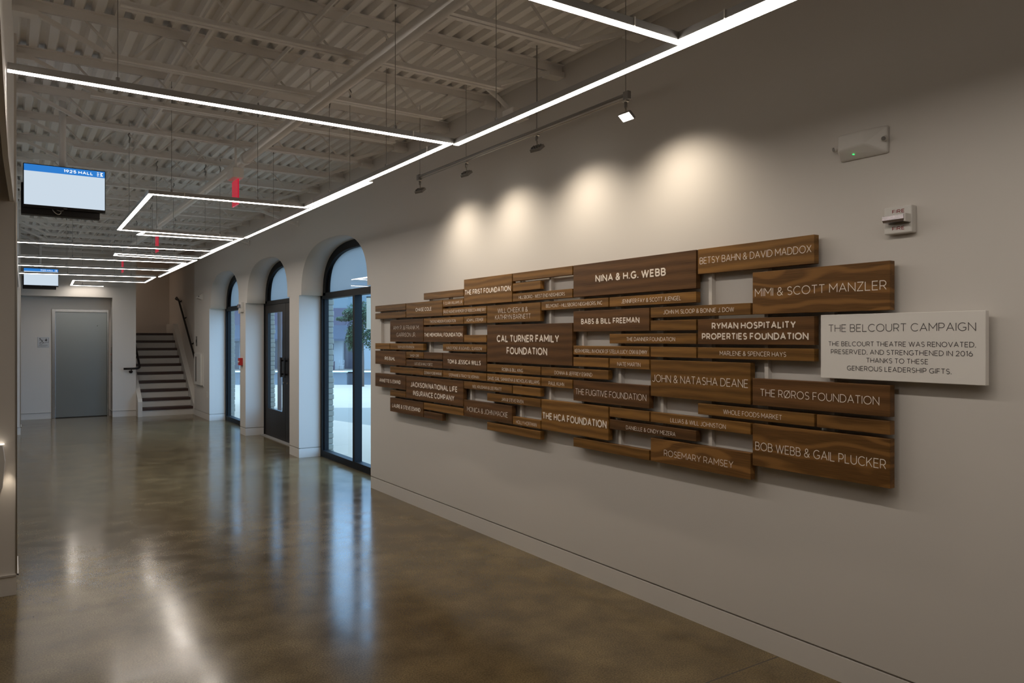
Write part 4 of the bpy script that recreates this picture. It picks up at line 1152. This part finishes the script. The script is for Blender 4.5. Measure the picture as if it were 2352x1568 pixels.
def make_plaque(pid, c, cs, r, rs, texts):
    y1 = E0 - PITCH * c; y0 = E0 - PITCH * (c + cs) + GAPY
    z1 = R0 - RP * r; z0 = R0 - RP * (r + rs) + GAPZ
    cy, cz = (y0 + y1) / 2, (z0 + z1) / 2
    bm = bmesh.new(); box(bm, -BACK - TH, -BACK, y0 - cy, y1 - cy, z0 - cz, z1 - cz); bevel(bm, .0018, 2)
    mm = M['oakdark'] if pid in DARK else M['oakbold'] if pid in BOLD else M['oak']
    o = finish('donor_plaque', bm, mm); o.location = (0, cy, cz)
    tag(o, LAB[pid], 'plaque', 'oak plaques on the donor board')
    if texts:
        bm = bmesh.new(); to3 = lambda p: (-BACK - TH - .0007, -p[0], p[1])
        for (t, wd, z, cap, b) in texts:
            put_text(bm, t, 0, z - cz, wd, cap, .20 if b else (.085 if cap > .034 else .10), to3)
        finish('lettering', bm, M['letter'], o)
    return o
for p in PLQ: make_plaque(*p)
# white panel
y1, y0, z1, z0 = 2.106, 1.400, 1.683, 1.394
o = boxo('campaign_panel', (-.058, -BACK, -(y1 - y0) / 2, (y1 - y0) / 2, -(z1 - z0) / 2, (z1 - z0) / 2), M['panelwhite'], None, .002)
o.location = (0, (y0 + y1) / 2, (z0 + z1) / 2)
tag(o, 'white panel with dark campaign lettering at the right end of the board', 'panel')
bm = bmesh.new(); to3 = lambda p: (-.0588, -p[0], p[1])
cz = (z0 + z1) / 2
for t, wd, z, cap, wt in (('THE BELCOURT CAMPAIGN', .632, 1.621, .034, .085), ('THE BELCOURT THEATRE WAS RENOVATED,', .632, 1.551, .0215, .12), ('PRESERVED, AND STRENGTHENED IN 2016', .608, 1.5155, .0215, .12), ('THANKS TO THESE', .267, 1.480, .0215, .12), ('GENEROUS LEADERSHIP GIFTS.', .449, 1.4435, .0215, .12)):
    put_text(bm, t, 0.003, z - cz, wd, cap, wt, to3)
finish('lettering', bm, M['ink'], o)
# wall-coloured uprights that carry the plaques
occ = {}
for pid, c, cs, r, rs, t in PLQ:
    for cc in range(c, c + cs):
        for rr in range(r, r + rs): occ[(cc, rr)] = 1
for cc in (14, 15):
    for rr in range(5, 9): occ[(cc, rr)] = 1
k = 0
for cc in range(16):
    rs_ = [r for (c, r) in occ if c == cc]
    if not rs_: continue
    yy = E0 - PITCH * cc - .055
    zt, zb_ = R0 - RP * min(rs_) - .01, R0 - RP * (max(rs_) + 1) + GAPZ + .01
    u = boxo('mounting_rail', (-BACK, 0, -.011, .011, zb_, zt), M['wall']); u.location = (0, yy, 0)
    k += 1
    tag(u, 'white upright batten behind the plaques, %s from the left end of the board' % ORD[k - 1], 'batten', 'battens behind the donor board')

# ------------------------------------------------------------------ outdoors
Fv, Rv = Vector((math.sin(YAW), math.cos(YAW))), Vector((math.cos(YAW), -math.sin(YAW)))
def site(X, Z):      # street grid that lies square to this direction
    p = Vector((CAMX, 0)) + Fv * Z + Rv * X
    return p.x, p.y
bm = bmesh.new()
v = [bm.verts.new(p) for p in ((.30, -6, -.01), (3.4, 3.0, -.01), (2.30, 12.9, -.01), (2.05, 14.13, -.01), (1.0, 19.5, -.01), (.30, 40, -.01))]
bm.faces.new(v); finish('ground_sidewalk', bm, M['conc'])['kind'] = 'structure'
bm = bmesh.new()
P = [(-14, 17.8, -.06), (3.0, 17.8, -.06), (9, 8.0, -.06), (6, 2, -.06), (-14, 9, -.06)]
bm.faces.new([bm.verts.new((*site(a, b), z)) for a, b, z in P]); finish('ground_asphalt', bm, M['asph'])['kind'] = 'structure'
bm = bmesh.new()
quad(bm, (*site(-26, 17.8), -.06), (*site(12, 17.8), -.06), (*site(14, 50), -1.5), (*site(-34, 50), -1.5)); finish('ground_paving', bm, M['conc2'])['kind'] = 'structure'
bm = bmesh.new()
quad(bm, (*site(-34, 50.2), -1.62), (*site(14, 50.2), -1.62), (*site(16, 67), -1.42), (*site(-40, 67), -1.42)); finish('ground_street', bm, M['road'])['kind'] = 'structure'
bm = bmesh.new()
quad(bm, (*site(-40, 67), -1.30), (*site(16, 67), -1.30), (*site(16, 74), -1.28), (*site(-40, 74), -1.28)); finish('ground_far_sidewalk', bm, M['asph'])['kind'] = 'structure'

def sitebox(bm, X0, X1, Z0, Z1, a, b):
    c = [(X0, Z0), (X1, Z0), (X1, Z1), (X0, Z1)]
    lo = [bm.verts.new((*site(*p), a)) for p in c]; hi = [bm.verts.new((*site(*p), b)) for p in c]
    bm.faces.new(lo); bm.faces.new(list(reversed(hi)))
    for i in range(4): bm.faces.new((lo[i], hi[i], hi[(i + 1) % 4], lo[(i + 1) % 4]))
    bmesh.ops.recalc_face_normals(bm, faces=bm.faces)
def sb(nm, args, m, par):
    bm = bmesh.new(); sitebox(bm, *args); return finish(nm, bm, m, par)
sh = empty('shop_building', (*site(-14, 72), -1.3))
def rel(o):
    o.matrix_parent_inverse = Matrix.Translation(-Vector(sh.location)); return o
tag(sh, 'pale blue shop building with slate awning across the street', 'building')
B0 = -1.3
rel(sb('wall', (-40, -10.5, 70.6, 80, 4.4, 14), M['stucco'], sh)); rel(sb('wall', (-10.5, 14, 71, 80, B0, 13), M['stucco'], sh))
rel(sb('fascia', (-40, -10.5, 70.2, 70.6, 2.8, 4.4), M['fascia'], sh))
bm = bmesh.new()
for a, b in ((-40, -15.2),):
    quad(bm, (*site(a, 70.2), 2.8), (*site(b, 70.2), 2.8), (*site(b, 68.6), 1.55), (*site(a, 68.6), 1.55))
    quad(bm, (*site(a, 68.6), 1.55), (*site(b, 68.6), 1.55), (*site(b, 68.6), 1.35), (*site(a, 68.6), 1.35))
rel(finish('awning', bm, M['awning'], sh))
rel(sb('shop_window', (-40, -10.5, 70.9, 71.2, B0, 2.8), M['shopdark'], sh))
for X in (-16.2, -13.4, -20.5, -25): rel(sb('pillar', (X - .42, X + .42, 70.3, 70.9, B0, 2.8), M['pillar'], sh))
rel(sb('shop_door', (-15.15 + 2.1, -12.5 + .3, 70.5, 70.85, B0, 1.5), M['shopred'], sh))
gd = rel(sb('glazed_door', (-12.15, -10.9, 70.4, 70.8, B0, 1.0), M['pillar'], sh))
rel(sb('door_glass', (-12.0, -11.05, 70.36, 70.4, B0 + .35, .85), M['shopdark'], sh))
bm = bmesh.new(); c = Vector((*site(-11.75, 70.33), .52)); Rd = Vector((Rv.x, Rv.y, 0))
bm.faces.new([bm.verts.new(c + Rd * .22 * math.cos(k * PI / 9) + Vector((0, 0, .22 * math.sin(k * PI / 9)))) for k in range(18)])
rel(finish('round_logo', bm, M['teal'], sh))

# cafe chair and table
def cafe(X, Z, zb):
    e = empty('cafe_chair', (*site(X, Z), zb), -YAW); tag(e, 'white cafe chair on the far pavement in front of the shop', 'chair')
    boxo('seat', (-.25, .25, -.24, .24, .42, .46), M['pillar'], e, .01)
    for sx in (-.22, .22):
        for sy in (-.21, .21): tubeo('leg', [(sx, sy, 0), (sx * .95, sy, .42)], .022, M['pillar'], e, 6)
        tubeo('back_post', [(sx * .95, .22, .46), (sx, .26, .92)], .022, M['pillar'], e, 6)
    for z in (.90, .76, .62): boxo('back_slat', (-.22, .22, .24, .262, z - .03, z), M['pillar'], e)
cafe(-15.45, 68.2, -1.3)
e = empty('cafe_table', (*site(-16.75, 68.2), -1.3), -YAW); tag(e, 'table with plum cloth beside the white cafe chair', 'table')
boxo('cloth', (-.75, .62, -.5, .5, 0.02, .80), M['plum'], e, .03); boxo('table_top', (-.8, .66, -.55, .55, .80, .83), M['pillar'], e, .01)
e = empty('street_bin', (*site(-10.95, 51.4), -1.60)); tag(e, 'dark round litter bin at the kerb beyond the near window', 'bin')
tubeo('body', [(0, 0, 0.0), (0, 0, .72)], .30, M['bin'], e, 20, False); tubeo('lid', [(0, 0, .72), (0, 0, .80), (0, 0, .92)], [.34, .34, .20], M['bin'], e, 20, False)
boxo('flyer', (-.36, .36, -.36, .36, .92, .94), M['pillar'], e)

# street tree
def leaves(nm, par, m, cs, n, seed):
    rnd = random.Random(seed); bm = bmesh.new()
    for _ in range(n):
        c, rad = cs[rnd.randrange(len(cs))]
        d = Vector((rnd.gauss(0, 1), rnd.gauss(0, 1), rnd.gauss(0, 1))).normalized() * (rnd.random() ** .4)
        p = Vector(c) + Vector((d.x * rad[0], d.y * rad[1], d.z * rad[2]))
        a = Vector((rnd.gauss(0, 1), rnd.gauss(0, 1), rnd.gauss(0, 1))).normalized(); b = a.orthogonal().normalized()
        s = rnd.uniform(.05, .10)
        bm.faces.new([bm.verts.new(p + q) for q in (a * s, b * s * .5, -a * s, -b * s * .5)])
    return finish(nm, bm, m, par)
tr = empty('street_tree', (*site(-8.75, 44.0), -1.24)); tag(tr, 'leafy street tree seen through the nearest window', 'tree')
tubeo('trunk', [(0, 0, 0), (.03, 0, 1.6), (0, .02, 2.6), (.05, 0, 5)], [.13, .10, .09, .04], M['bark'], tr, 10)
cs = [((0, 0, 3.4), (1.0, 1.0, 1.3)), ((.3, 0, 4.2), (1.0, 1.0, .8)), ((-.45, .4, 4.3), (.6, .6, .3)), ((-.45, .3, 2.75), (.45, .45, .75)), ((.5, -.5, 3.0), (.7, .7, .9)), ((-.85, .6, 3.95), (.5, .5, .14)), ((0, 0, 4.4), (1.0, 1.0, .6))]
leaves('foliage', tr, M['leaf'], cs, 4600, 1); leaves('foliage', tr, M['leaf2'], cs, 1500, 2)
e = empty('street_post', (*site(-4.93, 16.0), -.02)); tag(e, 'dark brown timber post outside the glazed door', 'post')
tubeo('post', [(0, 0, 0), (0, 0, 4.2)], .046, M['postbrown'], e, 10)

e = empty('reflection_standin', (*site(-1.55, 12.0), -.02), -YAW); tag(e, 'added white plate on a pole, standing in for a window reflection', 'reflection_plate')  # made-up plate and pole in place of a reflection in the glass
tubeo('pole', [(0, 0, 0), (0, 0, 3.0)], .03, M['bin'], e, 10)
boxo('reflection_plate', (-.765, -.03, -.006, .006, 1.74, 2.246), mat('reflection_white', (.80, .68, .52), .7), e)
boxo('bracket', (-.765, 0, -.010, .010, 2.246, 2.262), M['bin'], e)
